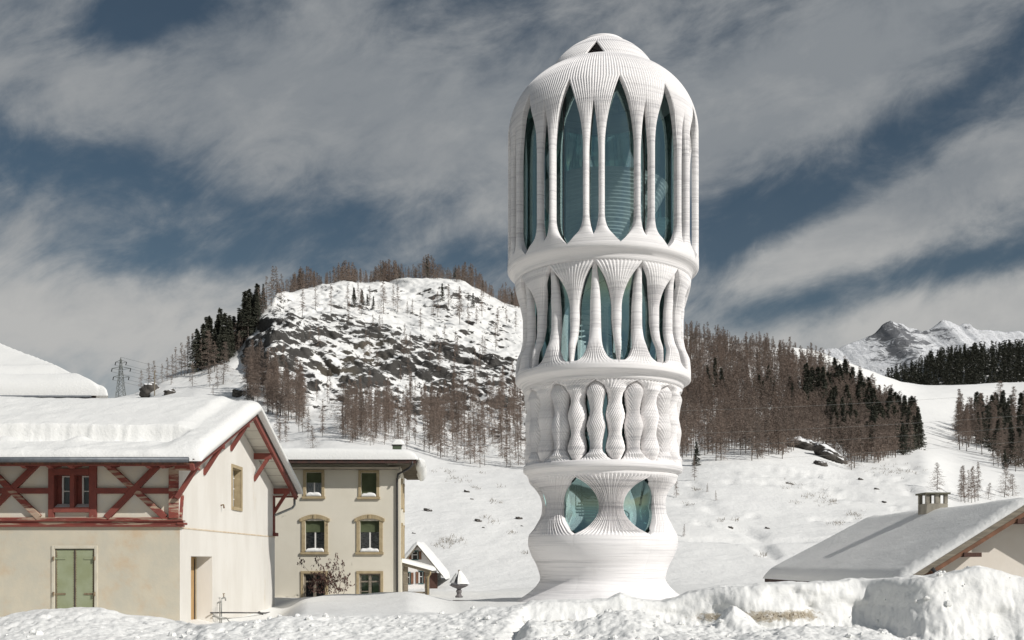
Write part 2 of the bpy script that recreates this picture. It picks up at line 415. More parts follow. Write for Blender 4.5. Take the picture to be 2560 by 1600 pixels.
def hill_mat():
    m, t, b = new_mat('hillside_snow_and_rock')
    geo = t.n('ShaderNodeNewGeometry'); pos = geo.outputs['Position']
    rock = t.n('ShaderNodeAttribute', attribute_name='rock').outputs['Fac']
    veg = t.n('ShaderNodeAttribute', attribute_name='veg').outputs['Fac']
    nz = t.n('ShaderNodeSeparateXYZ', i_0=geo.outputs['Normal']).outputs[2]
    mp = t.mapping(pos, scale=(0.9, 0.5, 1.1), rot=(0, R(-30), 0))
    n1 = t.noise(mp, 0.10, 10, 0.68, 1.3)
    n2 = t.noise(t.mapping(pos, scale=(0.75, 0.6, 1.7), rot=(0, R(-35), 0)), 0.55, 7, 0.70, 1.0)
    vo = t.n('ShaderNodeTexVoronoi', feature='DISTANCE_TO_EDGE', i_Scale=0.16, i_Randomness=1.0)
    t.link(t.vmath('ADD', t.mapping(pos, scale=(0.8, 0.5, 1.5), rot=(0, R(-30), 0)), t.vmath('SCALE', t.n('ShaderNodeTexNoise', i_Scale=0.3, i_Vector=pos).outputs['Color'])), vo.inputs['Vector'])
    crack = t.step(vo.outputs['Distance'], 0.0, 0.22)
    s = t.math('ADD', t.math('MULTIPLY', t.math('SUBTRACT', n1, 0.5), 3.2), t.math('MULTIPLY', t.math('SUBTRACT', n2, 0.5), 2.6))
    s = t.math('ADD', s, t.math('MULTIPLY', t.math('SUBTRACT', crack, 0.75), 0.30))
    s = t.math('ADD', s, t.math('MULTIPLY', t.math('SUBTRACT', 0.74, nz), 1.6))
    s = t.math('ADD', s, t.math('MULTIPLY', t.math('SUBTRACT', rock, 0.945), 1.9))
    fr = t.step(s, -0.05, 0.06)
    rc = t.mix(t.noise(mp, 0.25, 6, 0.65), (0.028, 0.027, 0.027), (0.125, 0.118, 0.108))
    rc = t.mix(t.step(t.noise(pos, 0.03, 3, 0.5), 0.62, 0.75), rc, (0.13, 0.112, 0.085))
    n3 = t.noise(pos, 0.55, 7, 0.72)
    sp = t.step(t.math('ADD', n3, t.math('MULTIPLY', t.math('SUBTRACT', veg, 0.5), 0.5)), 0.66, 0.74)
    sn = t.mix(t.noise(pos, 0.05, 4, 0.5), (0.77, 0.768, 0.755), (0.82, 0.815, 0.79))
    sn = t.mix(t.math('MULTIPLY', sp, 0.75), sn, (0.20, 0.165, 0.125))
    col = t.mix(fr, sn, rc)
    t.link(col, b.inputs['Base Color'])
    b.inputs['Roughness'].default_value = 0.85; b.inputs['Specular IOR Level'].default_value = 0.15
    hh = t.math('ADD', t.math('MULTIPLY', n2, t.math('ADD', t.math('MULTIPLY', fr, 1.6), 0.12)), t.math('MULTIPLY', t.noise(pos, 0.25, 5, 0.6), 0.5))
    bn = t.n('ShaderNodeBump', i_Strength=0.6, i_Distance=1.2, i_Height=hh); t.link(bn.outputs[0], b.inputs['Normal'])
    return m


M['hill'] = hill_mat()


def peak_mat():
    m, t, b = new_mat('alpine_snow_and_rock')
    geo = t.n('ShaderNodeNewGeometry'); pos = geo.outputs['Position']
    nz = t.n('ShaderNodeSeparateXYZ', i_0=geo.outputs['Normal']).outputs[2]
    rock = t.n('ShaderNodeAttribute', attribute_name='rock').outputs['Fac']
    n1 = t.noise(t.mapping(pos, scale=(1, 0.7, 1.6), rot=(0, R(25), 0)), 0.014, 10, 0.74, 0.8)
    s = t.math('ADD', t.math('MULTIPLY', t.math('SUBTRACT', n1, 0.52), 4.0), t.math('MULTIPLY', t.math('SUBTRACT', rock, 0.62), 1.2))
    s = t.math('ADD', s, t.math('MULTIPLY', t.math('SUBTRACT', 0.8, nz), 0.9))
    fr = t.step(s, 0.0, 0.3)
    rc = t.mix(t.noise(pos, 0.02, 5, 0.6), (0.13, 0.14, 0.16), (0.27, 0.27, 0.275))
    col = t.mix(fr, (0.80, 0.81, 0.83), rc)
    t.link(col, b.inputs['Base Color']); b.inputs['Roughness'].default_value = 0.9; b.inputs['Specular IOR Level'].default_value = 0.1
    bn = t.n('ShaderNodeBump', i_Strength=1.0, i_Distance=26.0, i_Height=n1); t.link(bn.outputs[0], b.inputs['Normal'])
    return m


M['peak'] = peak_mat()


def boulder_mat():
    m, t, b = new_mat('dark_rock_with_snow')
    geo = t.n('ShaderNodeNewGeometry'); pos = geo.outputs['Position']
    nz = t.n('ShaderNodeSeparateXYZ', i_0=geo.outputs['Normal']).outputs[2]
    n1 = t.noise(pos, 1.1, 6, 0.65)
    fr = t.step(t.math('ADD', nz, t.math('MULTIPLY', t.math('SUBTRACT', n1, 0.5), 1.1)), 0.62, 0.74)
    rc = t.mix(n1, (0.035, 0.032, 0.03), (0.13, 0.115, 0.10))
    t.link(t.mix(fr, rc, (0.84, 0.84, 0.84)), b.inputs['Base Color']); b.inputs['Roughness'].default_value = 0.9
    bn = t.n('ShaderNodeBump', i_Strength=0.7, i_Distance=0.2, i_Height=n1); t.link(bn.outputs[0], b.inputs['Normal'])
    return m


M['boulder'] = boulder_mat()
# ------------------------------------------------------------------ terrain
# foreground: a ploughed floor, a steep snow bank, the yards behind it
CREST_X = [-400, 0, 60, 130, 200, 250, 300, 400, 450, 490, 560, 640, 700, 1000, 1150, 1280, 1330, 1450, 1520, 1550, 1580, 1650, 1690, 1720, 1850, 1900, 2000, 2100, 2200, 2250, 2330, 2400, 2450, 2500, 2560, 2950]
CREST_Y = [1560, 1549, 1535, 1524, 1519, 1522, 1537, 1546, 1556, 1568, 1562, 1553, 1547, 1543, 1535, 1514, 1507, 1505, 1497, 1488, 1500, 1504, 1493, 1480, 1466, 1461, 1457, 1453, 1447, 1444, 1441, 1428, 1418, 1428, 1446, 1450]


def near_z(px, Y):
    px = np.asarray(px, float); Y = np.asarray(Y, float)
    X = (px - 1280) * Y / F
    Yc = 24 + 3.0 * sstep(px, 520, 430) - 1.2 * sstep(px, 2130, 2350)              # where the crest of the bank stands
    Yc = Yc + 0.35 * fbm(px / 240.0, 0 * px, 2, 5)
    zc = CAMZ - (np.interp(px, CREST_X, CREST_Y) - HZ) * Yc / F
    # face: slope on the left, cut wall on the right
    wall = sstep(px, 1240, 1330)
    run = 4.6 * (1 - wall) + 0.75 * wall + 0.7 * sstep(px, 2150, 2330)
    floor = 0.05 * (1 - wall) + 0.33 * wall - 0.15 * sstep(px, 2200, 2260)
    heap = 0.55 * np.exp(-((px - 1560) / 150) ** 2 - ((Y - 21.6) / 1.0) ** 2) + 0.35 * np.exp(-((px - 1330) / 60) ** 2 - ((Y - 21.2) / 1.2) ** 2) + 0.62 * np.exp(-((px - 1830) / 55) ** 2 - ((Y - 22.1) / 0.5) ** 2) + 0.28 * np.exp(-((px - 2050) / 170) ** 2 - ((Y - 21.0) / 1.0) ** 2)
    low = floor + 0.75 * heap * wall + 0.20 * billow(X * 0.8, Y * 0.5, 4, 31) * (0.6 + 0.7 * wall) + 0.07 * billow(X * 2.6, Y * 2.0, 4, 8) + 0.035 * fbm(X * 7, Y * 6, 3, 88)
    tY = np.clip((Y - (Yc - run)) / run, 0, 1)
    prof = tY ** (0.8 * (1 - wall) + 0.55 * wall) * (1 - wall) + wall * sstep(tY, 0.0, 0.85)
    # lumps on the face and the broken edge
    on = np.exp(-((Y - Yc + 0.9) / 2.2) ** 2)
    lump = ((0.36 - 0.30 * wall) * (billow(X * 1.5, Y * 1.2, 4, 3) - 0.42) + (0.16 - 0.12 * wall) * fbm(X * 4.0, Y * 3.0, 4, 12) + 0.05 * fbm(X * 11, Y * 9, 3, 15)) * on
    edge = (0.11 * fbm(X * 1.5, Y * 1.5, 4, 77) + 0.07 * (billow(X * 2.3, Y * 2.3, 3, 79) - 0.45) * sstep(px, 1680, 1760)) * np.exp(-((Y - Yc - 0.2) / 0.40) ** 2)
    front = low * (1 - prof) + zc * prof + lump * (0.75 + 0.25 * wall) * (1 - 0.55 * prof) + edge
    # behind the crest
    mound = sstep(px, 672, 770) * sstep(px, 1150, 1010)
    g = 0.02 + 0 * px
    g = g + (0.57 - 0.02) * mound * sstep(Y, 51, 43)
    g = g - 0.32 * np.exp(-((X + 9.4) / 1.1) ** 2) * sstep(Y, 27, 30) * sstep(Y, 47, 43)      # trodden trench by the gable wall
    g = g - 0.55 * np.exp(-((X + 4.5) / 6) ** 2 - ((Y - 80) / 9) ** 2)
    g = g + 0.30 * sstep(px, 1700, 2000) * sstep(Y, 46, 28)
    g = g + 0.46 * np.exp(-(((X - 3.4) / 7.5) ** 2 + ((Y - 38) / 7.5) ** 2) ** 2)      # the rise the tower stands on
    g = g + 0.10 * fbm(X * 0.25, Y * 0.25, 3, 2) + 0.03 * fbm(X * 1.1, Y * 0.8, 3, 40)
    back = 4.0 + 2.0 * sstep(px, 1700, 1900) - 2.2 * sstep(px, 1290, 1340) * sstep(px, 1700, 1640)
    tB = sstep(Y, Yc + 0.5, Yc + 0.5 + back)
    top = zc + 0.05 * fbm(X * 0.9, Y * 0.6, 3, 9) + 0.03 * fbm(X * 3, Y * 3, 2, 19) + edge
    z = np.where(Y < Yc, front, top * (1 - tB) + g * tB)
    # dirt frozen into the wall
    rel = (z - floor) / np.maximum(zc - floor, 0.2)
    band = np.exp(-((rel - 0.36) / 0.16) ** 2) * (Y < Yc + 0.1) * (Y > Yc - 1.4)
    dirt = band * (sstep(px, 1690, 1790) * sstep(px, 2110, 2010) * 0.88 + 0.85 * np.exp(-((px - 1400) / 60) ** 2) + 0.28 * np.exp(-((px - 1720) / 30) ** 2))
    dirt = dirt + 0.20 * np.exp(-((rel - 0.5) / 0.35) ** 2) * (Y < Yc) * sstep(px, 2220, 2260) * sstep(px, 2480, 2300)
    dirt = dirt + 0.09 * (Y < Yc + 0.2) * (1 - wall)
    return z, dirt


cols = np.arange(-460, 3040, 3.2)
rows = np.concatenate([np.geomspace(4, 15.4, 24), np.arange(15.5, 18.6, 0.07), np.arange(18.6, 24.6, 0.030), np.arange(24.6, 30, 0.06), np.geomspace(30, 92, 90)])
PX, YY = np.meshgrid(cols, rows)
ZZ, DD = near_z(PX, YY)
XX = (PX - 1280) * YY / F
# lumps that stand out of the cut face: push the steep parts towards the road and sideways
gz_ = np.abs(np.gradient(ZZ, axis=0) / np.gradient(YY, axis=0)); steep = sstep(gz_, 0.5, 1.6) * (YY < 26)
kern = np.ones(9) / 9
steep = np.apply_along_axis(lambda a: np.convolve(a, kern, 'same'), 0, steep)
push = 0.46 * (billow(XX * 0.55, ZZ * 1.3 + 0.15 * XX, 3, 101, 0.45) - 0.35) + 0.20 * fbm(XX * 1.5, ZZ * 2.6, 5, 103) + 0.16 * sstep(ZZ, 0.9, 1.35) * (billow(XX * 1.6, ZZ * 2.0, 3, 113) - 0.3)
YY = YY - push * steep * np.clip(PX / 900, 0.45, 1) * (1 - 0.35 * sstep(PX, 2000, 2200))
XX = XX + steep * 0.02 * fbm(ZZ * 3 + 7, XX * 1.5, 3, 107)
o = np_mesh('snow_ground', np.stack([XX, YY, ZZ], -1), grid_quads(len(rows), len(cols)), mats=M['ground'], attrs={'dirt': DD.ravel()})
tag(o, kind='structure')

# hillside: a fan of profiles, each (distance, picture row) from the meadow's foot to the crest
HP = {
    -500: [(86, 1452), (115, 1400), (150, 1350), (180, 1310), (210, 1280), (240, 1255), (280, 1230)],
    200: [(86, 1452), (112, 1360), (140, 1260), (175, 1190), (210, 1120), (245, 1070), (290, 1020)],
    345: [(86, 1452), (112, 1345), (145, 1220), (182, 1125), (222, 1055), (262, 1012), (310, 987)],
    400: [(86, 1452), (112, 1340), (146, 1215), (184, 1115), (225, 1035), (265, 985), (314, 955)],
    480: [(86, 1452), (112, 1330), (148, 1205), (188, 1100), (230, 1010), (268, 965), (318, 930)],
    560: [(86, 1452), (112, 1320), (150, 1190), (190, 1090), (236, 1000), (268, 945), (305, 905)],
    600: [(86, 1452), (112, 1312), (150, 1182), (196, 1080), (240, 985), (275, 918), (304, 880)],
    640: [(86, 1452), (112, 1305), (152, 1172), (212, 1045), (254, 930), (280, 860), (307, 812)],
    680: [(86, 1452), (112, 1300), (156, 1155), (228, 1010), (266, 850), (290, 790), (318, 757)],
    740: [(86, 1452), (112, 1296), (164, 1132), (240, 988), (283, 802), (316, 760), (375, 742)],
    850: [(86, 1452), (112, 1292), (172, 1095), (244, 985), (292, 818), (340, 757), (408, 722)],
    1000: [(86, 1452), (112, 1292), (170, 1112), (248, 1005), (298, 845), (355, 765), (430, 714)],
    1120: [(86, 1452), (112, 1292), (160, 1155), (246, 1030), (298, 872), (352, 778), (430, 709)],
    1280: [(86, 1452), (112, 1300), (156, 1172), (240, 1050), (294, 922), (350, 832), (430, 772)],
    1500: [(86, 1452), (110, 1310), (156, 1165), (235, 1070), (290, 962), (350, 882), (430, 812)],
    1700: [(86, 1452), (110, 1312), (156, 1152), (230, 1082), (290, 985), (350, 912), (430, 847)],
    1870: [(86, 1452), (112, 1310), (160, 1136), (232, 1080), (296, 992), (362, 925), (442, 874)],
    2030: [(86, 1450), (115, 1300), (172, 1136), (238, 1086), (312, 1002), (400, 932), (500, 884)],
    2140: [(86, 1448), (118, 1288), (186, 1140), (242, 1112), (322, 1052), (432, 976), (560, 921)],
    2300: [(86, 1446), (125, 1270), (190, 1140), (230, 1126), (322, 1104), (450, 1036), (640, 968)],
    2400: [(86, 1446), (125, 1290), (190, 1178), (240, 1152), (332, 1120), (470, 1050), (660, 967)],
    2560: [(86, 1446), (125, 1310), (200, 1205), (250, 1168), (350, 1130), (500, 1060), (700, 958)],
    3100: [(86, 1446), (125, 1330), (200, 1230), (250, 1190), (350, 1140), (500, 1070), (700, 950)],
}
hpx = np.array(sorted(HP)); HY = np.array([[p[0] for p in HP[k]] for k in hpx], float); HR = np.array([[p[1] for p in HP[k]] for k in hpx], float)
HZt = CAMZ + (HZ - HR) * HY / F


def hill_prof(px):
    """knots (distance, height) of the slope along picture column px (1-D array)"""
    px = np.atleast_1d(np.asarray(px, float))
    ky = np.stack([pchip(hpx, HY[:, k], px) for k in range(7)], 1)
    kz = np.stack([pchip(hpx, HZt[:, k], px) for k in range(7)], 1)
    return ky, kz


def hill_eval(px, t):
    """px (n), t (n) in knot units 0..6 (crest) ..8 (behind) -> Y, z, rock, veg"""
    px = np.asarray(px, float); t = np.asarray(t, float)
    ky, kz = hill_prof(px)
    ky = np.concatenate([ky[:, :1] - 22, ky, ky[:, 6:] + 70, ky[:, 6:] + 260], 1); kz = np.concatenate([kz[:, :1] - 2.2, kz, kz[:, 6:] - 9, kz[:, 6:] - 75], 1)
    tt = np.clip(t + 1, 0, 9); n = ky.shape[1]
    # monotone cubic in t for every column (Fritsch-Carlson with unit spacing)
    def cub(a):
        d = np.diff(a, axis=1); m = np.zeros_like(a)
        dd = d[:, :-1] * d[:, 1:]
        with np.errstate(divide='ignore', invalid='ignore'): hm = np.where(dd > 0, 2 * dd / (d[:, :-1] + d[:, 1:]), 0)
        m[:, 1:-1] = np.nan_to_num(hm); m[:, 0] = d[:, 0]; m[:, -1] = d[:, -1]
        k = np.clip(np.floor(tt).astype(int), 0, n - 2); f = tt - k; i = np.arange(len(a))
        return (2 * f**3 - 3 * f**2 + 1) * a[i, k] + (f**3 - 2 * f**2 + f) * m[i, k] + (-2 * f**3 + 3 * f**2) * a[i, k + 1] + (f**3 - f**2) * m[i, k + 1]
    Y = cub(ky); z = cub(kz)
    X = (px - 1280) * Y / F
    q = 0.16 * fbm(X * 0.035, Y * 0.05, 3, 61)
    rk = sstep(t + q * 3, 2.3, 2.9) * sstep(t + q * 3, 5.0, 4.2) * sstep(px, 585, 690) * sstep(px, 1470, 1330)
    rk = np.maximum(rk, 0.95 * sstep(px, 575, 620) * sstep(px, 860, 700) * sstep(t, 3.0, 3.6) * sstep(t, 6.0, 5.3))
    rk = np.maximum(rk, 0.83 * sstep(px, 700, 800) * sstep(px, 1420, 1300) * sstep(t, 4.0, 4.4) * sstep(t, 6.3, 5.4))
    rk = np.maximum(rk, 0.62 * np.exp(-((px - 365) / 28) ** 2) * sstep(t, 4.6, 5.2))
    rk = np.maximum(rk, 0.36 * sstep(px, 900, 1050) * sstep(px, 1420, 1250) * sstep(t, 4.1, 4.5) * sstep(t, 6.2, 5.2))
    rk = np.maximum(rk, 0.40 * sstep(px, 1650, 1750) * sstep(px, 2200, 2000) * sstep(t, 2.6, 3.0) * sstep(t, 3.6, 3.2))
    amp = rk * (5.6 * (billow(X * 0.055 + Y * 0.02, z * 0.085 + X * 0.03, 5, 91, 0.55) - 0.40) + 1.3 * fbm(X * 0.21, z * 0.30, 3, 44))
    Y = Y - amp * 1.3
    z = z + amp * 0.55 + (0.35 * fbm(X * 0.05, Y * 0.06, 4, 71) + 0.10 * fbm(X * 0.3, Y * 0.3, 3, 72)) * sstep(t, 0.0, 0.6) * (1 + 0.8 * sstep(t, 4.5, 6))
    # the small hollows and hummocks of the meadow below the wood
    z = z - 0.55 * sstep(billow(X * 0.10, Y * 0.16, 2, 55), 0.30, 0.02) * sstep(px, 1600, 1700) * sstep(t, 0.2, 0.5) * sstep(t, 2.0, 1.6)
    veg = 0.30 * sstep(px, 980, 1060) * sstep(px, 1420, 1300) * sstep(t, 0.5, 1.0) * sstep(t, 2.3, 1.9) + 0.25 * sstep(px, 1700, 2000) * sstep(t, 0.4, 1.0) * sstep(t, 2.2, 1.8)
    veg = veg + 0.5 * np.exp(-((px - 2065) / 60) ** 2) * np.exp(-((t - 5.45) / 0.35) ** 2) + 0.45 * sstep(px, 2220, 2330) * sstep(t, 1.4, 1.9) * sstep(t, 2.9, 2.4) * 0.6
    return X, Y, z, rk, veg


hc = np.concatenate([np.arange(-480, 300, 14), np.arange(300, 1340, 3.0), np.arange(1340, 3090, 7)])
ht = np.concatenate([np.linspace(-1, 0, 8)[:-1], np.linspace(0, 2, 70)[:-1], np.linspace(2, 2.8, 30)[:-1], np.linspace(2.8, 4.8, 190)[:-1], np.linspace(4.8, 6, 80)[:-1], np.linspace(6, 8, 24)])
PX, TT = np.meshgrid(hc, ht)
hX, hY, hZ, hR, hV = hill_eval(PX.ravel(), TT.ravel())
o = np_mesh('hillside', np.stack([hX, hY, hZ], -1), grid_quads(len(ht), len(hc)), mats=M['hill'], attrs={'rock': hR, 'veg': hV})
tag(o, kind='structure')


def hill_find(px, row, tmin=0.3):
    """point of the slope seen at picture column px, row (first from the front)"""
    ts = np.linspace(tmin, 6.0, 240)
    x, y, z, _, _ = hill_eval(np.full(240, px), ts)
    r = HZ - (z - CAMZ) * F / y
    k = np.argmax(r <= row) if (r <= row).any() else 239
    return x[k], y[k], z[k], ts[k]


# the wooded slope and the alpine peaks far behind
def far_strip(name, tab, mat, Yb, seed, amp, nz=90, back=0.25, jag=0.0, rockf=None):
    xs = np.array(sorted(tab), float); ys = np.array([tab[k] for k in sorted(tab)], float)
    c = np.arange(xs[0], xs[-1] + 1, 3.0); top = np.interp(c, xs, ys) + jag * fbm(c / 16.0, 0 * c, 4, 3)
    f = np.linspace(0, 1 + back, nz)
    C, Fq = np.meshgrid(c, f); TP = np.repeat(top[None], nz, 0)
    Yd = Yb * (1 + 0.45 * Fq)
    zc_ = CAMZ + (HZ - TP) * (Yb * 1.45) / F
    Xq = (C - 1280) * Yb * 1.45 / F
    zz = np.where(Fq <= 1, zc_ * (0.15 + 0.85 * Fq ** 1.25), zc_ * (1 - (Fq - 1) * 1.5))
    n = billow(Xq * 2.6 / Yb + Fq * 0.4, Fq * 3.0 + Xq * 0.9 / Yb, 5, seed, 0.55) - 0.4
    zz = zz + amp * n * np.sin(np.clip(Fq, 0, 1) * math.pi) ** 0.7
    Yd = Yd - amp * 1.5 * n * np.sin(np.clip(Fq, 0, 1) * math.pi)
    rk = rockf(C, Fq) if rockf else 0 * C
    o = np_mesh(name, np.stack([Xq, Yd, zz], -1), grid_quads(nz, len(c)), mats=mat, attrs={'rock': rk.ravel(), 'veg': 0 * rk.ravel()})
    return tag(o, kind='structure'), (c, f, Xq, Yd, zz)


mt = {1500: 930, 1800: 905, 1980: 886, 2050: 874, 2075: 868, 2095: 870, 2120: 858, 2150: 850, 2180: 838, 2195: 822, 2212: 808, 2225: 803, 2240: 806, 2262: 814, 2285: 822, 2310: 826, 2320: 825, 2335: 815, 2350: 801, 2360: 797, 2372: 799, 2385: 806, 2397: 811, 2408: 806, 2416: 809, 2424: 807, 2434: 816, 2442: 822, 2480: 825, 2530: 828, 2600: 832, 2900: 820, 3200: 850}
far_strip('mountain', mt, M['peak'], 3600, 13, 110, 150, jag=4.0, rockf=lambda C, Fq: 0.55 * sstep(Fq, 0.62, 0.98) * sstep(C, 2100, 2230) * sstep(C, 2470, 2420) + 0.55 * np.exp(-((C - 2200) / 90) ** 2) * sstep(Fq, 0.45, 0.7) + 0.5 * np.exp(-((C - 2330) / 60) ** 2 - ((Fq - 0.62) / 0.10) ** 2) + 0.55 * sstep(C, 2120, 2060) * sstep(Fq, 0.8, 1.0))
wt = {1900: 1010, 2100: 985, 2200: 955, 2240: 940, 2300: 915, 2360: 893, 2420: 884, 2480: 880, 2530: 877, 2600: 872, 2900: 850, 3200: 850}
_, WOOD = far_strip('forested_slope', wt, M['hill'], 900, 23, 14, 60)
# ------------------------------------------------------------------ the white tower
TX, TY = 4.24, 48.0
tower = thing('ribbed_tower', 'tall white tower of four ribbed tiers with teal glass and a domed top', 'tower', (TX, TY, 0))


def put(name, parts, mat, smooth=True, parent=tower):
    """join (verts, quads) pieces given round the tower's axis into one part"""
    vs = []; qs = []; b = 0
    for v, q in parts:
        vs.append(np.asarray(v).reshape(-1, 3)); qs.append(np.asarray(q).reshape(-1, 4) + b); b += len(vs[-1])
    V = np.concatenate(vs) + np.array([TX, TY, 0])
    return np_mesh(name, V, np.concatenate(qs), mats=mat, smooth=smooth, parent=parent)


def strip(zr, Rr, left, right, depth, ns, thick, rib=None, amp=None, twist=None, merged_l=None, merged_r=None, caps=True):
    """a rib or column of the shell: rows (height zr, radius Rr), edges left/right in degrees, front rounded by depth"""
    nr = len(zr); s = np.linspace(0, 1, ns)[None]
    L = left[:, None]; W = np.maximum(right - left, 0)[:, None]
    th = np.radians(L + W * s)
    rr = Rr[:, None] - depth[:, None] * (1 - np.sqrt(np.clip(1 - (2 * s - 1) ** 2, 0, 1)))
    if rib is not None:
        tw = 0 if twist is None else twist[:, None]
        ph = s * rib + tw
        saw = np.abs((ph % 1.0) - 0.62); saw = np.where(ph % 1 < 0.62, 1 - saw / 0.62, 1 - saw / 0.38)
        rr = rr - amp[:, None] * (1 - saw)
    ri = (Rr - thick)[:, None] + 0 * s
    ri = np.minimum(ri, rr - 0.05)
    def xyz(r): return np.stack([r * np.sin(th), -r * np.cos(th), np.repeat(zr[:, None], ns, 1)], -1)
    O = xyz(rr); I = xyz(ri)
    out = [(O.reshape(-1, 3), grid_quads(nr, ns)), (I.reshape(-1, 3), grid_quads(nr, ns)[:, ::-1])]
    for side, mg in ((0, merged_l), (-1, merged_r)):
        q = grid_quads(nr, 2)
        if side == 0: q = q[:, ::-1]
        if mg is not None:
            keep = ~(mg[:-1] & mg[1:]); q = q[keep]
        if len(q):
            E_ = np.stack([O[:, side], I[:, side]], 1)
            out.append((E_.reshape(-1, 3), q))
    if caps:
        for k, flip in ((0, False), (nr - 1, True)):
            E_ = np.stack([O[k], I[k]], 0); q = grid_quads(2, ns)
            out.append((E_.reshape(-1, 3), q[:, ::-1] if flip else q))
    return out


# --- top tier: drum, 24 columns, dome
Rd = 4.45
zt = np.unique(np.concatenate([np.arange(15.33, 21.5, 0.06), [15.9, 21.66]]))
a = np.linspace(0, R(86), 76)
dr = Rd * np.cos(a) ** (2 / 2.2); dz = 21.5 + 3.6 * np.sin(a) ** (2 / 2.2)
rowz = np.concatenate([zt[zt < 21.5], dz]); rowr = np.concatenate([np.full((zt < 21.5).sum(), Rd), dr])
k = np.argsort(rowz); rowz = rowz[k]; rowr = rowr[k]
ins = 21.66; j = np.searchsorted(rowz, ins); rowr = np.insert(rowr, j, np.interp(ins, rowz, rowr)); rowz = np.insert(rowz, j, ins)
rowr[rowz < 15.5] = Rd - 0.10 * ((15.5 - rowz[rowz < 15.5]) / 0.17) ** 2


def tips(z, zb, zt_, lb, lt, pb, pt):
    lo = np.clip((z - zb) / lb, 0, 1); hi = np.clip((zt_ - z) / lt, 0, 1)
    return (1 - (1 - lo) ** pb) * (1 - (1 - hi) ** pt)


wL = 8.7 * tips(rowz, 15.56, 22.75, 1.35, 3.1, 2.4, 1.9)
wS = 2.75 * tips(rowz, 15.9, 21.66, 1.1, 2.3, 2.0, 1.6)
width = 15 - wL - wS
dep = 0.21 * sstep(width, 12.0, 5.6)
flare = sstep(rowz, 19.8, 21.6) * sstep(rowz, 24.5, 23.9)
ampd = (0.012 + 0.040 * flare) * sstep(rowz, 15.9, 16.8) * sstep(rowz, 24.6, 24.0)
NS = 55


def dome_piece(sel, caps=False):
    out = []
    z = rowz[sel]; r = rowr[sel]; l = wL[sel]; s_ = wS[sel]
    for kk in range(12):
        c = 5 + 30 * kk
        for sg in (0, 1):
            if sg == 0: left, right, ml, mr = c + l, c + 15 - s_, l < 1e-6, s_ < 1e-6
            else: left, right, ml, mr = c - 15 + s_, c - l, s_ < 1e-6, l < 1e-6
            out.append((sg, strip(z, r, left, right, dep[sel], NS, 0.30, 9, ampd[sel], None, ml, mr, caps)))
    return out


low = dome_piece(rowz <= 15.9 + 1e-6); up = dome_piece(rowz >= 21.66 - 1e-6)
put('drum', [q for _, st in low for q in st] + [lathe([(4.35, 15.33), (4.28, 15.27), (4.16, 15.19), (4.12, 15.04), (4.10, 14.92), (3.9, 14.85), (3.6, 14.9), (3.6, 15.55), (4.09, 15.56)], 192)], M['print'])
put('dome', [q for _, st in up for q in st], M['print'])
for _, st in dome_piece((rowz >= 15.9 - 1e-6) & (rowz <= 21.66 + 1e-6), True): put('column', st, M['print'])

# --- cap on the dome: a skirt with four pointed openings under a shallow bowl
zc_ = np.linspace(24.0, 26.06, 40); rc_ = pchip([24.0, 24.6, 25.05, 25.6, 26.06], [2.66, 2.52, 2.27, 1.76, 1.08], zc_)
wC = 10.5 * np.clip((25.35 - zc_) / 0.8, 0, 1) ** 0.9
parts = []
for kk in range(4):
    c = -13 + 90 * kk
    parts += strip(zc_, rc_, c + wC, c + 90 - wC, 0.02 + 0 * zc_, 181, 0.16, 30, 0.030 + 0 * zc_, None, wC < 1e-6, wC < 1e-6, True)
parts.append(lathe([(1.12, 26.0), (1.10, 26.10), (0.98, 26.19), (0.75, 26.28), (0.45, 26.35), (0.02, 26.38)], 72))
put('cap', parts, M['print'])

# --- third tier: reaching columns, twelve spear-shaped and twelve flared
z3 = np.linspace(10.46, 14.98, 110)
R3 = pchip([10.2, 10.6, 11.2, 11.75, 12.3, 13.0, 13.6, 14.1, 14.6, 15.1], [4.09, 4.09, 4.05, 3.84, 3.75, 3.75, 3.84, 3.98, 4.08, 4.11], z3)
a3 = np.where(z3 > 12.6, 3.6 + 11.4 * (1 - np.clip((14.9 - z3) / 1.95, 0, 1)) ** 1.9, 3.6 * np.clip((z3 - 10.35) / 2.1, 0, 1) ** 0.75)
b3 = pchip([10.4, 10.5, 10.62, 10.8, 11.0, 11.2, 11.6, 12.2, 13.1, 14.0, 14.6, 15.0], [15, 14.4, 11.2, 8.3, 6.7, 5.4, 4.4, 4.0, 3.7, 2.8, 1.75, 1.4], z3)
b3 = np.minimum(b3, 15 - 0.6 * a3)


def rows_depth(w_, d0): return d0 * sstep(w_, 13.5, 6.0)


for kk in range(12):
    c = 5 + 30 * kk
    sel = a3 > 0.12
    put('column', strip(z3[sel], R3[sel], c - a3[sel], c + a3[sel], rows_depth(a3[sel], 0.30) * np.clip(a3[sel] / 4, 0.1, 1), 73, 0.30, 12, 0.035 * sstep(z3[sel], 12.4, 13.6) + 0.010 + 0.012 * sstep(z3[sel], 12.2, 11.4), None, a3[sel] > 14.99, a3[sel] > 14.99), M['print'])
    c = -10 + 30 * kk
    Rb = R3 - 0.20 * sstep(z3, 13.2, 14.4)
    mg = b3 > 14.2
    put('column', strip(z3, Rb, c - b3, c + b3, rows_depth(b3, 0.26) * np.clip(b3 / 4, 0.3, 1), 73, 0.30, 12, 0.040 * sstep(z3, 11.9, 11.2) * sstep(z3, 10.5, 10.75) + 0.010, None, mg, mg), M['print'])
put('ring', [lathe([(3.55, 10.62), (4.075, 10.60), (4.085, 10.48), (4.09, 10.30), (4.06, 10.24), (3.98, 10.19), (3.80, 10.10), (3.74, 9.97), (3.72, 9.88), (3.45, 9.84), (3.45, 10.2), (3.55, 10.62)], 192)], M['print'])

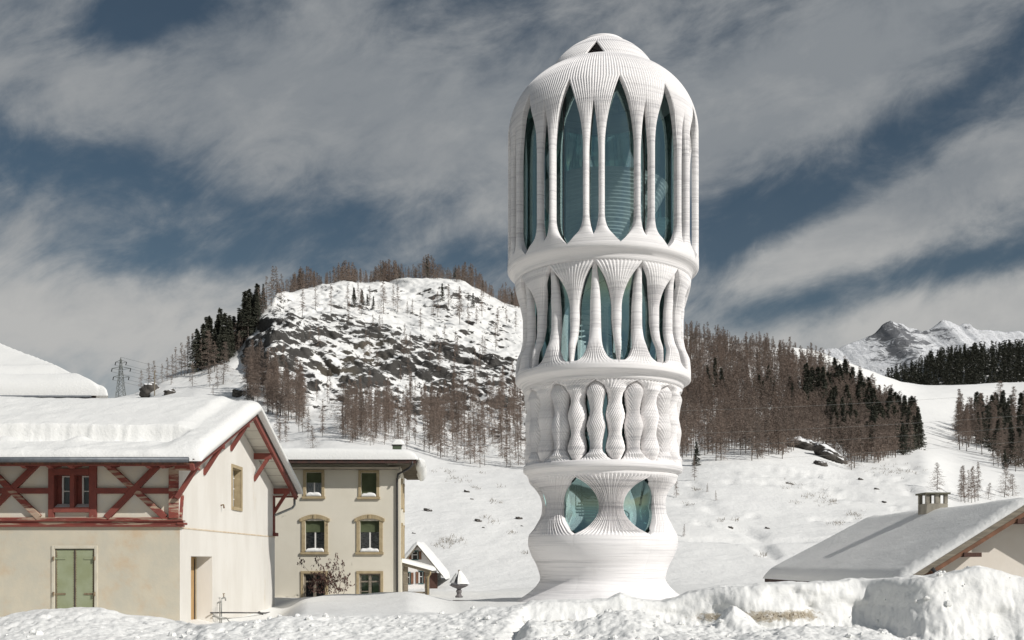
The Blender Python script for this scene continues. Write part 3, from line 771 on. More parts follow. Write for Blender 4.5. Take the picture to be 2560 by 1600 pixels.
# --- second tier: columns that swell and narrow in turn
z2 = np.linspace(6.16, 9.92, 130)
R2 = pchip([5.9, 6.2, 6.5, 7.0, 8.0, 9.0, 9.5, 9.95], [3.71, 3.71, 3.66, 3.62, 3.60, 3.60, 3.65, 3.72], z2)
a2 = pchip([6.16, 6.22, 6.35, 6.53, 6.89, 7.22, 7.55, 7.95, 8.33, 8.65, 8.95, 9.25, 9.5, 9.7, 9.86, 9.95], [0.1, 0.5, 2.6, 4.7, 6.9, 6.0, 4.7, 5.8, 6.9, 6.0, 4.9, 5.6, 7.6, 10.6, 15, 15], z2)
b2 = pchip([6.16, 6.22, 6.35, 6.53, 6.72, 6.89, 7.10, 7.5, 7.88, 8.25, 8.53, 8.95, 9.35, 9.6, 9.8, 9.95], [15, 14.4, 11.8, 8.6, 5.7, 4.6, 4.5, 5.8, 6.9, 5.6, 4.5, 5.6, 6.8, 5.8, 4.2, 3.0], z2)
a2 = a2 + 0.55 * sstep(a2, 9, 7) * sstep(a2, 2.5, 4); b2 = b2 + 0.55 * sstep(b2, 9, 7)
b2 = np.minimum(b2, 15 - 0.5 * a2)
for kk in range(12):
    c = 5 + 30 * kk; sel = a2 > 0.12; w_ = a2[sel]
    put('column', strip(z2[sel], R2[sel] + 0.045 * (np.clip(w_, 0, 7.6) - 6.2) * sstep(w_, 9.5, 7.6) * sstep(w_, 1, 4), c - w_, c + w_, rows_depth(w_, 0.44) * np.clip(w_ / 5, 0.1, 1.15), 99, 0.34, 10, 0.068 + 0 * w_, -(z2[sel] - 8) * 5.0, w_ > 14.99, w_ > 14.99), M['print'])
    c = -10 + 30 * kk; mg = b2 > 14.2
    put('column', strip(z2, R2 + 0.045 * (np.clip(b2, 0, 7.6) - 6.2) * sstep(b2, 9.5, 7.6) - 0.16 * sstep(z2, 9.4, 9.9), c - b2, c + b2, rows_depth(b2, 0.44) * np.clip(b2 / 5, 0.3, 1.15), 99, 0.34, 10, (0.068 + 0 * b2) * sstep(z2, 6.2, 6.5), (z2 - 8) * 5.0, mg, mg), M['print'])
put('ring', [lathe([(3.3, 6.38), (3.69, 6.36), (3.705, 6.28), (3.71, 6.12), (3.69, 6.07), (3.62, 6.02), (3.55, 5.98), (3.52, 5.92), (3.2, 5.9), (3.2, 6.2), (3.3, 6.38)], 192)], M['print'])

# --- base: waisted shell with six pointed oval windows
z1 = np.concatenate([np.linspace(-0.35, 3.0, 60), np.linspace(3.0, 5.98, 110)[1:]])
R1 = pchip([-0.4, 0.09, 0.45, 0.83, 1.12, 1.68, 2.3, 2.8, 3.2, 3.6, 4.2, 4.62, 4.96, 5.3, 5.6, 6.0], [4.75, 4.02, 3.48, 3.08, 2.93, 3.07, 3.37, 3.50, 3.46, 3.32, 3.08, 3.04, 3.09, 3.25, 3.43, 3.52], z1)
t_ = np.where(z1 > 4.34, (z1 - 4.34) / 1.34, (4.34 - z1) / 1.22)
w1 = 18.5 * np.clip(1 - np.clip(t_, 0, 1) ** 2.0, 0, 1)
op = sstep(w1, 0, 10)
win = sstep(z1, 3.05, 3.35) * sstep(z1, 5.82, 5.6)
parts = []
for kk in range(6):
    c = -27 + 60 * kk
    parts += strip(z1, R1, c + w1, c + 60 - w1, 0.02 + 0.30 * op, 169, 0.36, 20, 0.15 * win, None, w1 < 1e-6, w1 < 1e-6, False)
put('base', parts, M['print'])

# --- glass and what stands behind it
put('glazing', [lathe([(3.98, 15.4), (3.98, 21.2), (3.90, 21.9), (3.72, 22.6), (3.35, 23.3)], 96)], M['tower_glass'])
put('glazing', [lathe([(3.46, 10.4), (3.36, 11.6), (3.36, 13.6), (3.62, 14.9)], 96)], M['tower_glass'])
put('glazing', [lathe([(2.88, 6.2), (2.84, 8.0), (2.88, 9.9)], 96)], M['tower_glass'])
put('glazing', [lathe([(3.0, 2.7), (2.62, 4.4), (3.0, 5.95)], 96)], M['tower_glass'])
for zf, rf in ((15.35, 3.95), (10.3, 3.4), (6.1, 3.1), (2.6, 2.8)):
    put('floor_slab', [lathe([(0.02, zf - 0.22), (rf, zf - 0.22), (rf, zf), (0.02, zf)], 72)], M['inner'])
# scalloped bowl of the hall in the top tier
bz = np.linspace(16.1, 19.3, 133); n = 180; t = np.arange(n) * 2 * math.pi / n
st_ = (bz - 16.1) / 3.2
br = 1.0 + 2.0 * st_ ** 0.8
sawz = ((st_ * 22) % 1.0)
rr = br[:, None] + 0.06 * sawz[:, None] * (0.6 + 0.4 * np.abs(np.sin(t[None] * 18 + np.floor(st_ * 22)[:, None] * math.pi / 2)))
put('hall_bowl', [(np.stack([rr * np.sin(t), -rr * np.cos(t), np.repeat(bz[:, None], n, 1)], -1).reshape(-1, 3), grid_quads(len(bz), n, True)), lathe([(0.05, 16.0), (1.0, 16.1), (1.02, 15.4)], 60)], M['inner'])
mb = MB()
for zf, z_top in ((10.3, 15.1), (6.1, 10.1), (2.6, 5.9)):
    for i in range(26):
        an = i * 0.33; zz = zf + (z_top - zf) * i / 26
        mb.beam((TX + 0.25 * math.sin(an), TY - 0.25 * math.cos(an), zz), (TX + 1.25 * math.sin(an), TY - 1.25 * math.cos(an), zz), 0.45, 0.08)
    mb.tube([(TX, TY, zf), (TX, TY, z_top)], 0.28, 16)
mb.build('stair', M['inner'], tower)
mb = MB()
for zf, z_top in ((10.3, 15.1), (6.1, 10.1), (2.6, 5.9)):
    pts = []
    for i in range(27):
        an = i * 0.33; pts.append((TX + 1.25 * math.sin(an), TY - 1.25 * math.cos(an), zf + (z_top - zf) * i / 26 + 0.95))
        if i % 2 == 0: mb.tube([pts[-1], (pts[-1][0], pts[-1][1], pts[-1][2] - 0.95)], 0.02, 5)
    mb.tube(pts, 0.03, 6)
mb.build('stair_railing', M['dark_metal'], tower)
mb = MB()
for an in (22, 58, 100, 140, 190, 230, 280, 330):
    x, y = 3.9 * math.sin(R(an)), -3.9 * math.cos(R(an))
    mb.beam((TX + x, TY + y, 15.4), (TX + x, TY + y, 22.2), 0.05, 0.16, (x, y, 0))
mb.build('glass_fin', M['dark_metal'], tower)

# the tower is a little smaller and nearer than it was drawn: 21 m tall
TS = 38.0 / 48.0
tower.scale = (TS, TS, TS); tower.location = (TX * TS, TY * TS, CAMZ * (1 - TS))
for c in tower.children: c.matrix_parent_inverse = Matrix.Translation(-Vector((TX, TY, 0)))
# ------------------------------------------------------------------ walls with openings
def wall_mesh(ub, zb, holes, xyz, top=None, reveal=0.25):
    """a face over u x z with rectangular holes (u0,u1,z0,z1); xyz(u,z,d) maps to the world, d = depth behind the face"""
    us = sorted(set([round(a, 4) for a in ub] + [round(a, 4) for h in holes for a in h[:2]]))
    zs = sorted(set([round(a, 4) for a in zb] + [round(a, 4) for h in holes for a in h[2:4]]))
    mb = MB()
    for i in range(len(us) - 1):
        u0, u1 = us[i], us[i + 1]
        for j in range(len(zs) - 1):
            z0, z1 = zs[j], zs[j + 1]; um, zm = (u0 + u1) / 2, (z0 + z1) / 2
            if any(h[0] < um < h[1] and h[2] < zm < h[3] for h in holes): continue
            ta, tb = (z1, z1) if (top is None or j < len(zs) - 2) else (top(u0), top(u1))
            mb.quad(xyz(u0, z0, 0), xyz(u1, z0, 0), xyz(u1, tb, 0), xyz(u0, ta, 0))
    for u0, u1, z0, z1 in holes:
        for a, b in (((u0, z0), (u1, z0)), ((u1, z0), (u1, z1)), ((u1, z1), (u0, z1)), ((u0, z1), (u0, z0))):
            mb.quad(xyz(*a, 0), xyz(*b, 0), xyz(*b, reveal), xyz(*a, reveal))
    return mb


def snow_slab(name, us, vs, base, thick, parent, out=(0, 0, 1)):
    """snow lying on a surface: base(u,v)->xyz grid, thick grid (m); closed underneath"""
    U, V = np.meshgrid(us, vs)
    B = base(U, V); T = thick(U, V)
    top = B + T[..., None] * np.array(out); nr, nc = U.shape
    q = grid_quads(nr, nc); n = nr * nc
    ring = np.concatenate([np.arange(nc), nc - 1 + nc * np.arange(1, nr), (nr - 1) * nc + np.arange(nc - 2, -1, -1), nc * np.arange(nr - 2, 0, -1)])
    r2 = np.roll(ring, -1)
    sides = np.stack([ring, ring + n, r2 + n, r2], 1)
    return np_mesh(name, np.concatenate([top.reshape(-1, 3), B.reshape(-1, 3)]), np.concatenate([q, q[:, ::-1] + n, sides]), mats=M['snow'], parent=parent)


def edge_round(d, r):
    """0 at the edge, 1 from r inwards, round like settled snow"""
    return np.sqrt(np.clip(1 - (1 - np.clip(d / r, 0, 1)) ** 2, 0, 1))


# ------------------------------------------------------------------ the half-timbered house
HA = thing('timbered_house', 'cream house with red half-timbering and thick snow on its gabled roof', 'house', (-14, 38, 0))
Y0, Y1, XW, XL = 32.0, 44.8, -10.41, -26.0
RY, RZ, EY0, EY1, EZ, XV = 38.4, 7.60, 31.0, 45.9, 5.0, -9.62


def roofA(y):
    y = np.asarray(y, float)
    return np.where(y < RY, EZ + (RZ - EZ) * (y - EY0) / (RY - EY0), EZ + (RZ - EZ) * (EY1 - y) / (EY1 - RY))


def fx(px): return X_(px, Y0)
def fz(py): return Z_(py, Y0)


# facade, ground floor with the shuttered opening
sx0, sx1, sz0, sz1 = fx(137), fx(236), fz(1535), fz(1372)
wall_mesh([XL, XW + 0.03], [-0.8, 3.05], [(sx0, sx1, sz0, sz1)], lambda u, z, d: (u, Y0 + d, z), reveal=0.10).build('ground_floor_wall', M['plaster_grey'], HA)
# upper storey infill with the double window
wx0, wx1, wz0, wz1 = fx(134), fx(226), fz(1268), fz(1188)
wall_mesh([XL, XW - 0.02], [3.05, 5.12], [(wx0, wx1, wz0, wz1)], lambda u, z, d: (u, Y0 + 0.07 + d, z), reveal=0.10).build('infill_panel', M['plaster_infill'], HA)
# gable wall: door recess and attic window
gyc = lambda px: abs(XW) * F / (1280 - px)
dy0, dy1, dz1 = gyc(475), gyc(528.5), 2.12
wy0, wy1, wzb, wzt = gyc(578.5), gyc(604), 3.93, 5.52
gt = lambda y: float(roofA(y)) - 0.22
ub_ = sorted([Y0 - 0.001, 34.0, 36.0, RY, 41.0, 43.0, Y1])
wall_mesh(ub_, [-0.9, 3.03], [(dy0, dy1, -0.9, dz1)], lambda u, z, d: (XW + 0.03 - d, u, z), reveal=0.56).build('gable_wall', M['plaster_white'], HA)
wall_mesh(ub_, [3.03, wzt, 9.0], [(wy0, wy1, wzb, wzt)], lambda u, z, d: (XW - d, u, min(z, gt(u))), top=gt, reveal=0.30).build('gable_wall', M['plaster_white'], HA)
MB().box(XW - 0.3, XW + 0.045, Y0 + 0.02, Y1, 2.985, 3.028).build('string_course', plain('stained_edge', (0.55, 0.42, 0.28), 0.9, c2=(0.66, 0.58, 0.46), scale=4), HA)
# a back and closing walls so that the house stands as a body
MB().box(XL, XW - 0.05, Y1 - 0.3, Y1 - 0.02, -0.8, 4.8).build('back_wall', M['plaster_white'], HA)
# timbers of the facade
YT = Y0 - 0.03


def timber(p, q, wdt, name='timber', mat='red', y=YT, dp=0.12):
    (x0, z0), (x1, z1) = p, q
    return MB().beam((x0, y + dp / 2, z0), (x1, y + dp / 2, z1), wdt, dp, (0, -1, 0)).build(name, M[mat], HA, bevel=0.008)


def tim(px0, py0, px1, py1, wpx, **k): return timber((fx(px0), fz(py0)), (fx(px1), fz(py1)), wpx / 80.0, **k)


tim(435, 1156, 435, 1296, 24, name='corner_post', mat='red_worn', y=YT - 0.04, dp=0.2)
tim(128, 1156, 128, 1296, 14, name='post'); tim(232, 1156, 232, 1296, 18, name='post')
for xa in (-80, -290, -500): tim(xa, 1156, xa, 1296, 16, name='post')
tim(-620, 1227, 121, 1227, 14, name='rail', y=YT - 0.005); tim(241, 1227, 423, 1227, 14, name='rail', y=YT - 0.005)
for i, (xa, za, xb, zb) in enumerate(((263, 1158, 413, 1294), (400, 1158, 266, 1294), (94, 1158, -42, 1294), (-40, 1158, 98, 1294), (-110, 1158, -255, 1294), (-255, 1158, -110, 1294))):
    tim(xa, za, xb, zb, 15.5, name='brace', mat='red_worn' if i in (0, 3) else 'red', y=YT - 0.012 * (1 + i % 2))
# window unit: head, sill, mullion, two recessed lights with curtains
wo = MB().beam((fx(135), YT + 0.05, fz(1180)), (fx(223), YT + 0.05, fz(1180)), 0.2, 0.13, (0, -1, 0)).build('window', M['red'], HA)
MB().beam((fx(135), YT + 0.05, fz(1274.5)), (fx(223), YT + 0.05, fz(1274.5)), 0.16, 0.14, (0, -1, 0)).build('window_sill', M['red'], wo)
MB().beam((fx(181), YT + 0.05, fz(1188)), (fx(181), YT + 0.05, fz(1268)), 0.13, 0.12, (0, -1, 0)).build('mullion', M['red'], wo)
for x0, x1 in ((fx(135), fx(176.5)), (fx(185.5), fx(223))):
    yb = Y0 + 0.34
    mb = MB(); mb.quad((x0, YT + 0.1, wz0), (x0, YT + 0.1, wz1), (x0, yb, wz1), (x0, yb, wz0)); mb.quad((x1, YT + 0.1, wz0), (x1, YT + 0.1, wz1), (x1, yb, wz1), (x1, yb, wz0))
    mb.quad((x0, YT + 0.1, wz1), (x1, YT + 0.1, wz1), (x1, yb, wz1), (x0, yb, wz1)); mb.quad((x0, YT + 0.1, wz0), (x1, YT + 0.1, wz0), (x1, yb, wz0), (x0, yb, wz0))
    mb.build('reveal', M['red'], wo)
    xa = x0 + 0.13
    fr = MB(); fr.box(xa, xa + 0.05, yb - 0.06, yb, wz0, wz1); fr.box(x1 - 0.03, x1, yb - 0.06, yb, wz0, wz1); fr.box(xa + 0.05, x1 - 0.03, yb - 0.06, yb, wz1 - 0.045, wz1); fr.box(xa + 0.05, x1 - 0.03, yb - 0.06, yb, wz0, wz0 + 0.05)
    fr.box(xa + 0.05, x1 - 0.03, yb - 0.055, yb - 0.005, fz(1228), fz(1225.5)); fr.build('window_frame', M['white_paint'], wo)
    MB().box(x0, xa, yb - 0.07, yb + 0.02, wz0, wz1).build('window_frame', M['red'], wo)
    MB().quad((xa, yb - 0.02, wz0), (x1, yb - 0.02, wz0), (x1, yb - 0.02, wz1), (xa, yb - 0.02, wz1)).build('pane', M['pane'], wo)
    MB().quad((xa, yb + 0.05, wz0), (x1, yb + 0.05, wz0), (x1, yb + 0.05, wz1), (xa, yb + 0.05, wz1)).build('curtain', M['curtain_dark'], wo)
    MB().add([(x0, YT + 0.06, wz0), (x1, YT + 0.06, wz0), (x1, yb - 0.06, wz0 + 0.12), (x0, yb - 0.06, wz0 + 0.12)], [(0, 1, 2, 3)]).build('sill_snow', M['snow'], wo)
# moulded sill beam between the storeys
for z0, z1, yo, mt_ in ((3.035, 3.09, 0.10, 'red'), (3.092, 3.20, 0.06, 'red_worn'), (3.202, 3.235, 0.12, 'red'), (3.237, 3.33, 0.035, 'red_worn')):
    MB().box(XL, XW + yo + 0.06, Y0 - yo, Y0 + 0.09, z0, z1).build('sill_beam', M[mt_], HA, bevel=0.01)
MB().box(XW - 0.02, XW + 0.2, Y0 - 0.13, Y0 + 0.22, 3.10, 3.17).build('beam_end', M['red'], HA, bevel=0.01)
# top plate, rafter corbels, gutter
MB().box(XL, XV - 0.05, EY0 + 0.02, EY0 + 0.10, 4.86, 5.0).build('eaves_board', M['red'], HA, bevel=0.008)
MB().box(XL, XW, Y0 - 0.06, Y0 + 0.12, 4.94, 5.09).build('wall_plate', M['red'], HA)
for px in (-330, -240, -130, -30, 88, 151, 203, 296, 393, 428):
    x = fx(px)
    MB().prism([(x - 0.07, EY0 + 0.12, 4.94), (x - 0.07, EY0 + 0.12, 4.86), (x - 0.07, EY0 + 0.35, 4.80), (x - 0.07, Y0 - 0.06, 4.90), (x - 0.07, Y0 - 0.06, 5.1)], (0.14, 0, 0)).build('rafter_end', M['red'], HA)
g = MB()
g.tube([(XL, EY0 - 0.17, 5.02), (XV - 0.12, EY0 - 0.17, 5.02)], 0.085, 10); g.build('gutter', M['gutter'], HA, smooth=True)
# roof: tile slab, boarded soffit, verge rafters, purlins with struts
tb = MB()
for ya, yb_ in ((EY0, RY), (RY, EY1)):
    za, zb_ = float(roofA(ya)), float(roofA(yb_))
    tb.add([(XL, ya, za), (XV, ya, za), (XV, yb_, zb_), (XL, yb_, zb_), (XL, ya, za - 0.11), (XV, ya, za - 0.11), (XV, yb_, zb_ - 0.11), (XL, yb_, zb_ - 0.11)],
           [(0, 1, 2, 3), (7, 6, 5, 4), (0, 4, 5, 1), (1, 5, 6, 2), (2, 6, 7, 3), (3, 7, 4, 0)])
roof_tiles = tb.build('roof', M['tile'], HA)
sf = MB()
for ya, yb_ in ((EY0 + 0.12, RY), (RY, EY1 - 0.1)):
    za, zb_ = float(roofA(ya)) - 0.125, float(roofA(yb_)) - 0.125; n_ = 11
    for i in range(n_):
        f0, f1 = i / n_, (i + 0.97) / n_
        p = lambda x, f: (x, ya + (yb_ - ya) * f, za + (zb_ - za) * f)
        sf.quad(p(XW - 0.3, f0), p(XV - 0.06, f0), p(XV - 0.06, f1), p(XW - 0.3, f1))
sf.build('soffit', M['soffit'], roof_tiles)
for ya, yb_ in ((EY0 - 0.02, RY), (EY1 + 0.02, RY)):
    za, zb_ = float(roofA(max(min(ya, EY1), EY0))), float(roofA(yb_))
    MB().beam((XV - 0.01, ya, za - 0.02), (XV - 0.01, yb_, zb_ - 0.02), 0.05, 0.16).build('verge_board', M['dark_board'], roof_tiles)
    MB().beam((XV - 0.07, ya, za - 0.20), (XV - 0.07, yb_, zb_ - 0.20), 0.13, 0.20).build('verge_rafter', M['red'], roof_tiles, bevel=0.008)
for yp, strut in ((31.85, 1), (34.6, 1), (37.9, 1), (41.35, 1), (44.75, 1)):
    zt_ = float(roofA(yp)) - 0.27
    MB().box(XW - 0.05, XV - 0.10, yp - 0.09, yp + 0.09, zt_ - 0.24, zt_).build('purlin', M['red_worn' if yp < 33 else 'red'], HA, bevel=0.008)
    zl = 0.86
    MB().beam((XW - 0.02, yp, zt_ - 0.24 - zl), (XV - 0.22, yp, zt_ - 0.18), 0.13, 0.15, (0, 1, 0)).build('strut', M['red'], HA, bevel=0.008)
# the timber at the far corner of the gable, its foot, the drain pipe
MB().box(XW - 0.03, XW + 0.05, Y1 - 0.22, Y1 + 0.03, 3.1, 4.8).build('corner_post', M['red'], HA)
MB().box(XW - 0.05, XW + 0.16, Y1 - 0.25, Y1 + 0.15, 3.04, 3.19).build('beam_end', M['red'], HA, bevel=0.01)
MB().beam((XW + 0.02, 33.0 - 0.75, 4.05), (XW + 0.02, 32.1, 3.35), 0.16, 0.08, (1, 0, 0)).build('strut', M['red_worn'], HA)
dp = MB(); dp.tube([(XV - 0.12, EY1 - 0.05, 4.75), (XV - 0.12, EY1 - 0.05, 4.45), (XV - 0.2, EY1 - 0.15, 4.32), (XW + 0.06, Y1 - 0.1, 3.95), (XW - 0.3, Y1 + 0.1, 3.8)], 0.055, 10)
dp.build('drain_pipe', M['zinc'], HA, smooth=True)
MB().box(XW - 1.5, XV + 0.02, EY1 - 0.02, EY1 + 0.1, 4.80, 4.88).build('gutter', M['red'], HA)
# shutters
sh = MB()
sh.box(sx0 - 0.10, sx0 - 0.003, Y0 - 0.03, Y0 + 0.05, sz0, sz1 + 0.10); sh.box(sx1 + 0.003, sx1 + 0.10, Y0 - 0.03, Y0 + 0.05, sz0, sz1 + 0.10); sh.box(sx0 - 0.003, sx1 + 0.003, Y0 - 0.03, Y0 + 0.05, sz1 + 0.003, sz1 + 0.10)
sh.build('shutter_surround', plain('painted_stone_frame', (0.60, 0.56, 0.46), 0.85, c2=(0.52, 0.48, 0.38), scale=3), HA, bevel=0.012)
xm = (sx0 + sx1) / 2
for x0, x1, hx in ((sx0 + 0.03, xm - 0.012, 0), (xm + 0.012, sx1 - 0.03, 1)):
    s_ = MB().box(x0, x1, Y0 + 0.03, Y0 + 0.055, sz0, sz1 - 0.03).build('shutter', M['green_shutter'], HA)
    e = MB()
    for za in np.arange(sz0 + 0.1, sz1 - 0.1, 0.075):
        for xx in (x0 + 0.04, x1 - 0.04): e.box(xx - 0.008, xx + 0.008, Y0 + 0.024, Y0 + 0.0305, za, za + 0.016)
    e.box(x0, x0 + 0.02, Y0 + 0.02, Y0 + 0.0295, sz0, sz1 - 0.03); e.box(x1 - 0.02, x1, Y0 + 0.02, Y0 + 0.0295, sz0, sz1 - 0.03)
    e.build('rivet_strip', M['rust'], s_)
    for zz in (sz1 - 0.33, sz0 + 0.60):
        xs = (x0 - 0.05, x0 + 0.30) if hx == 0 else (x1 - 0.30, x1 + 0.05)
        MB().box(xs[0], xs[1], Y0 + 0.008, Y0 + 0.022, zz, zz + 0.05).build('hinge', M['rust' if zz < 1.5 else 'green_shutter'], s_)
        kx = xs[0] if hx == 0 else xs[1]
        MB().tube([(kx, Y0 - 0.05, zz - 0.03), (kx, Y0 - 0.05, zz + 0.09)], 0.03, 8).build('hinge_pin', M['rust'], s_)
MB().box(xm - 0.016, xm + 0.016, Y0 + 0.015, Y0 + 0.029, sz0, sz1 - 0.05).build('closing_strip', M['dark_metal'], HA)
# door standing at the back of its recess, window in the gable
dr_ = MB().box(XW - 0.60, XW - 0.54, dy0 - 0.05, dy1 - 0.04, -0.9, dz1 - 0.02).build('door', plain('worn_ochre_door', (0.50, 0.33, 0.14), 0.7, c2=(0.38, 0.24, 0.11), scale=2, stretch=(1, 1, 0.3), stain=(0.10, 0.06, 0.04), stain_t=(0.60, 0.72), stain_scale=2.2, stain_stretch=(3, 3, 0.7)), HA)
MB().box(XW - 0.54, XW - 0.50, dy1 - 0.16, dy1 - 0.045, -0.9, dz1 - 0.02).build('door_frame', M['ochre'], dr_)
MB().box(XW - 0.535, XW - 0.505, dy1 - 0.20, dy1 - 0.165, -0.9, dz1 - 0.1).build('door_edge', M['dark_metal'], dr_)
gw = MB()
gw.box(XW - 0.02, XW + 0.03, wy0 - 0.02, wy0 + 0.10, wzb - 0.06, wzt + 0.05); gw.box(XW - 0.02, XW + 0.03, wy1 - 0.10, wy1 + 0.05, wzb - 0.06, wzt + 0.05)
gw.box(XW - 0.02, XW + 0.03, wy0 + 0.10, wy1 - 0.10, wzt - 0.07, wzt + 0.05); gw.box(XW - 0.02, XW + 0.05, wy0 + 0.10, wy1 - 0.10, wzb - 0.06, wzb + 0.06)
gwo = gw.build('window', M['ochre'], HA)
MB().box(XW - 0.32, XW - 0.03, wy1 - 0.10, wy1 - 0.06, wzb + 0.06, wzt - 0.07).build('reveal', M['ochre'], gwo)
MB().box(XW - 0.32, XW - 0.03, wy0 + 0.10, wy1 - 0.10, wzt - 0.09, wzt - 0.07).build('reveal', M['ochre'], gwo)
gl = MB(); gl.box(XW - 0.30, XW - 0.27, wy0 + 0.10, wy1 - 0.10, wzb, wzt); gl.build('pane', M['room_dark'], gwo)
gm = MB()
for zz in (0.25, 0.5, 0.75):
    z_ = wzb + (wzt - wzb) * zz; gm.box(XW - 0.27, XW - 0.245, wy0 + 0.10, wy1 - 0.11, z_ - 0.02, z_ + 0.02)
for y_ in (wy0 + 0.12, (wy0 + wy1) / 2, wy1 - 0.30): gm.box(XW - 0.269, XW - 0.24, y_ - 0.03, y_ + 0.03, wzb + 0.06, wzt - 0.08)
gm.build('glazing_bar', M['white_paint'], gwo)
MB().tube([(XW, 36.6, 3.95), (XW + 0.10, 36.6, 3.98), (XW + 0.12, 36.6, 3.85)], 0.03, 8).build('wall_hook', M['rust'], HA)


# snow on the roof: a thick sheet that has slid, a hollow below its broken edge, a bank along the eave
def snA_base(U, V): return np.stack([U, V, roofA(V) + 0.004], -1)


def snA_t(U, V):
    lip = 33.15 + 0.10 * fbm(U * 0.8, 0 * U, 3, 4) + 0.035 * fbm(U * 6, 0 * U, 2, 14)
    full = 0.60 + 0.11 * fbm(U * 0.3, V * 0.35, 4, 21)
    bank = 0.30 * edge_round(V - 30.95, 0.30) * (1 - sstep(V, 32.1, 32.75) * 0.72) + 0.07 * fbm(U * 1.2, V * 1.5, 4, 33) + 0.22 * np.exp(-((U + 13.6) / 0.35) ** 2 - ((V - 32.4) / 0.3) ** 2) + 0.2 * np.exp(-((U + 16.0) / 0.4) ** 2 - ((V - 32.4) / 0.3) ** 2)
    end = sstep(U, -10.9, -10.3)
    step = sstep(V, lip, lip + 0.14)
    t = bank * (1 - step) + full * step
    t = t * (1 - end) + (0.46 * edge_round(V - 30.95, 1.2)) * end
    far = edge_round(EY1 + 0.12 - V, 0.45)
    rid = 0.06 * np.exp(-((V - RY) / 0.5) ** 2)
    right = edge_round(-9.36 - U, 0.42)
    t = (t - rid * 1.5) * far * right
    return np.maximum(t * (1 + 0.05 * fbm(U * 3, V * 3, 3, 8)), 0.0) + 0.002


us = np.concatenate([np.arange(XL, -10.5, 0.09), np.arange(-10.5, -9.355, 0.04)])
vs_ = np.concatenate([np.arange(30.95, 34, 0.035), np.arange(34, EY1 - 0.4, 0.2), np.arange(EY1 - 0.4, EY1 + 0.121, 0.04)])
snow_slab('roof_snow', us, vs_, snA_base, snA_t, HA)

# handrail and standpipe at the gable
hr = thing('handrail', 'thin metal handrail along the sunny gable wall of the timbered house', 'handrail', (XW + 0.3, 38, -0.2))
pts = [(XW + 0.02, 35.3, 0.18), (XW + 0.30, 36.0, 0.15), (XW + 0.34, 41.8, -0.16), (XW + 0.30, 44.2, -0.22), (XW + 0.05, 45.2, -0.20)]
MB().tube(pts, 0.025, 8).build('rail', M['dark_metal'], hr, smooth=True)
MB().tube([(XW + 0.05, 35.4, 0.05), (XW + 0.45, 35.7, -0.02), (XW + 0.6, 36.2, -0.4)], 0.022, 8).build('rail', M['zinc'], hr, smooth=True)
for y_, z_ in ((41.4, -0.33), (44.6, -0.34)):
    MB().prism([(XW + 0.02, y_, z_ - 0.3), (XW + 0.34, y_, z_ - 0.3), (XW + 0.34, y_, z_ + 0.16), (XW + 0.18, y_, z_ + 0.26), (XW + 0.02, y_, z_ + 0.16)], (0, 0.07, 0)).build('bracket', M['dark_metal'], hr, bevel=0.01)
tp = thing('standpipe', 'slender water standpipe with a brass tap beside the recessed door', 'tap', (XW + 0.25, 35.9, -0.5))
MB().tube([(XW + 0.22, 35.9, -0.6), (XW + 0.22, 35.9, 0.60), (XW + 0.22, 35.92, 0.64), (XW + 0.22, 36.10, 0.66), (XW + 0.22, 36.35, 0.66), (XW + 0.22, 36.42, 0.62), (XW + 0.22, 36.43, 0.55)], 0.025, 8).build('pipe', M['zinc'], tp, smooth=True)
MB().tube([(XW + 0.22, 35.7, -0.6), (XW + 0.22, 35.7, 0.5)], 0.018, 6).build('pipe', M['zinc'], tp)
hd = MB(); hd.tube([(XW + 0.22, 36.2, 0.66), (XW + 0.22, 36.2, 0.80)], 0.018, 6); hd.tube([(XW + 0.22, 36.1, 0.81), (XW + 0.22, 36.3, 0.81)], 0.016, 6); hd.build('tap_handle', M['rust'], tp)

# ------------------------------------------------------------------ big snow-covered roof behind
HB = thing('hipped_house', 'large house behind the timbered one, only its snow-laden hipped roof showing', 'house', (-38, 70, 0))
bx1, by0, bz0 = -25.2, 62.0, 12.0
def bxr(V): return bx1 - (V - by0) * 0.42
MB().add([(-60, by0 + 1, -1), (bxr(by0 + 1) - 0.9, by0 + 1, -1), (bxr(by0 + 19) - 0.9, by0 + 19, -1), (-60, by0 + 19, -1), (-60, by0 + 1, 11.9), (bxr(by0 + 1) - 0.9, by0 + 1, 11.9), (bxr(by0 + 19) - 0.9, by0 + 19, 11.9), (-60, by0 + 19, 11.9)],
         [(0, 1, 5, 4), (1, 2, 6, 5), (2, 3, 7, 6), (3, 0, 4, 7)]).build('wall', M['plaster_warm'], HB)
rb = MB()
rb.add([(-61, by0, bz0), (bx1, by0, bz0), (bxr(by0 + 20), by0 + 20, bz0), (-61, by0 + 20, bz0), (-48, by0 + 10, bz0 + 5.9), (bxr(by0 + 10) - 10, by0 + 10, bz0 + 5.9)], [(0, 1, 5, 4), (1, 2, 5), (2, 3, 4, 5), (3, 0, 4), (3, 2, 1, 0)])
rb.build('roof', M['tile'], HB)
MB().box(-61, bx1, by0 - 0.06, by0 + 0.03, bz0 - 0.30, bz0 - 0.04).build('eaves_board', M['dark_board'], HB)
MB().tube([(-61, by0 - 0.14, bz0 - 0.12), (bx1 - 0.2, by0 - 0.14, bz0 - 0.12)], 0.09, 8).build('gutter', M['gutter'], HB, smooth=True)


def snB_x(U, V): return -61 + (bxr(V) + 0.75 + 61) * U


def snB_base(U, V):
    X = snB_x(U, V)
    zf = (V - by0) * 0.59; zr = (bxr(V) - X) * 0.59; zb2 = (by0 + 20 - V) * 0.59
    return np.stack([X, V, bz0 + 0.02 + np.maximum(np.minimum(np.minimum(zf, zr), np.minimum(zb2, 5.9)), -0.1)], -1)


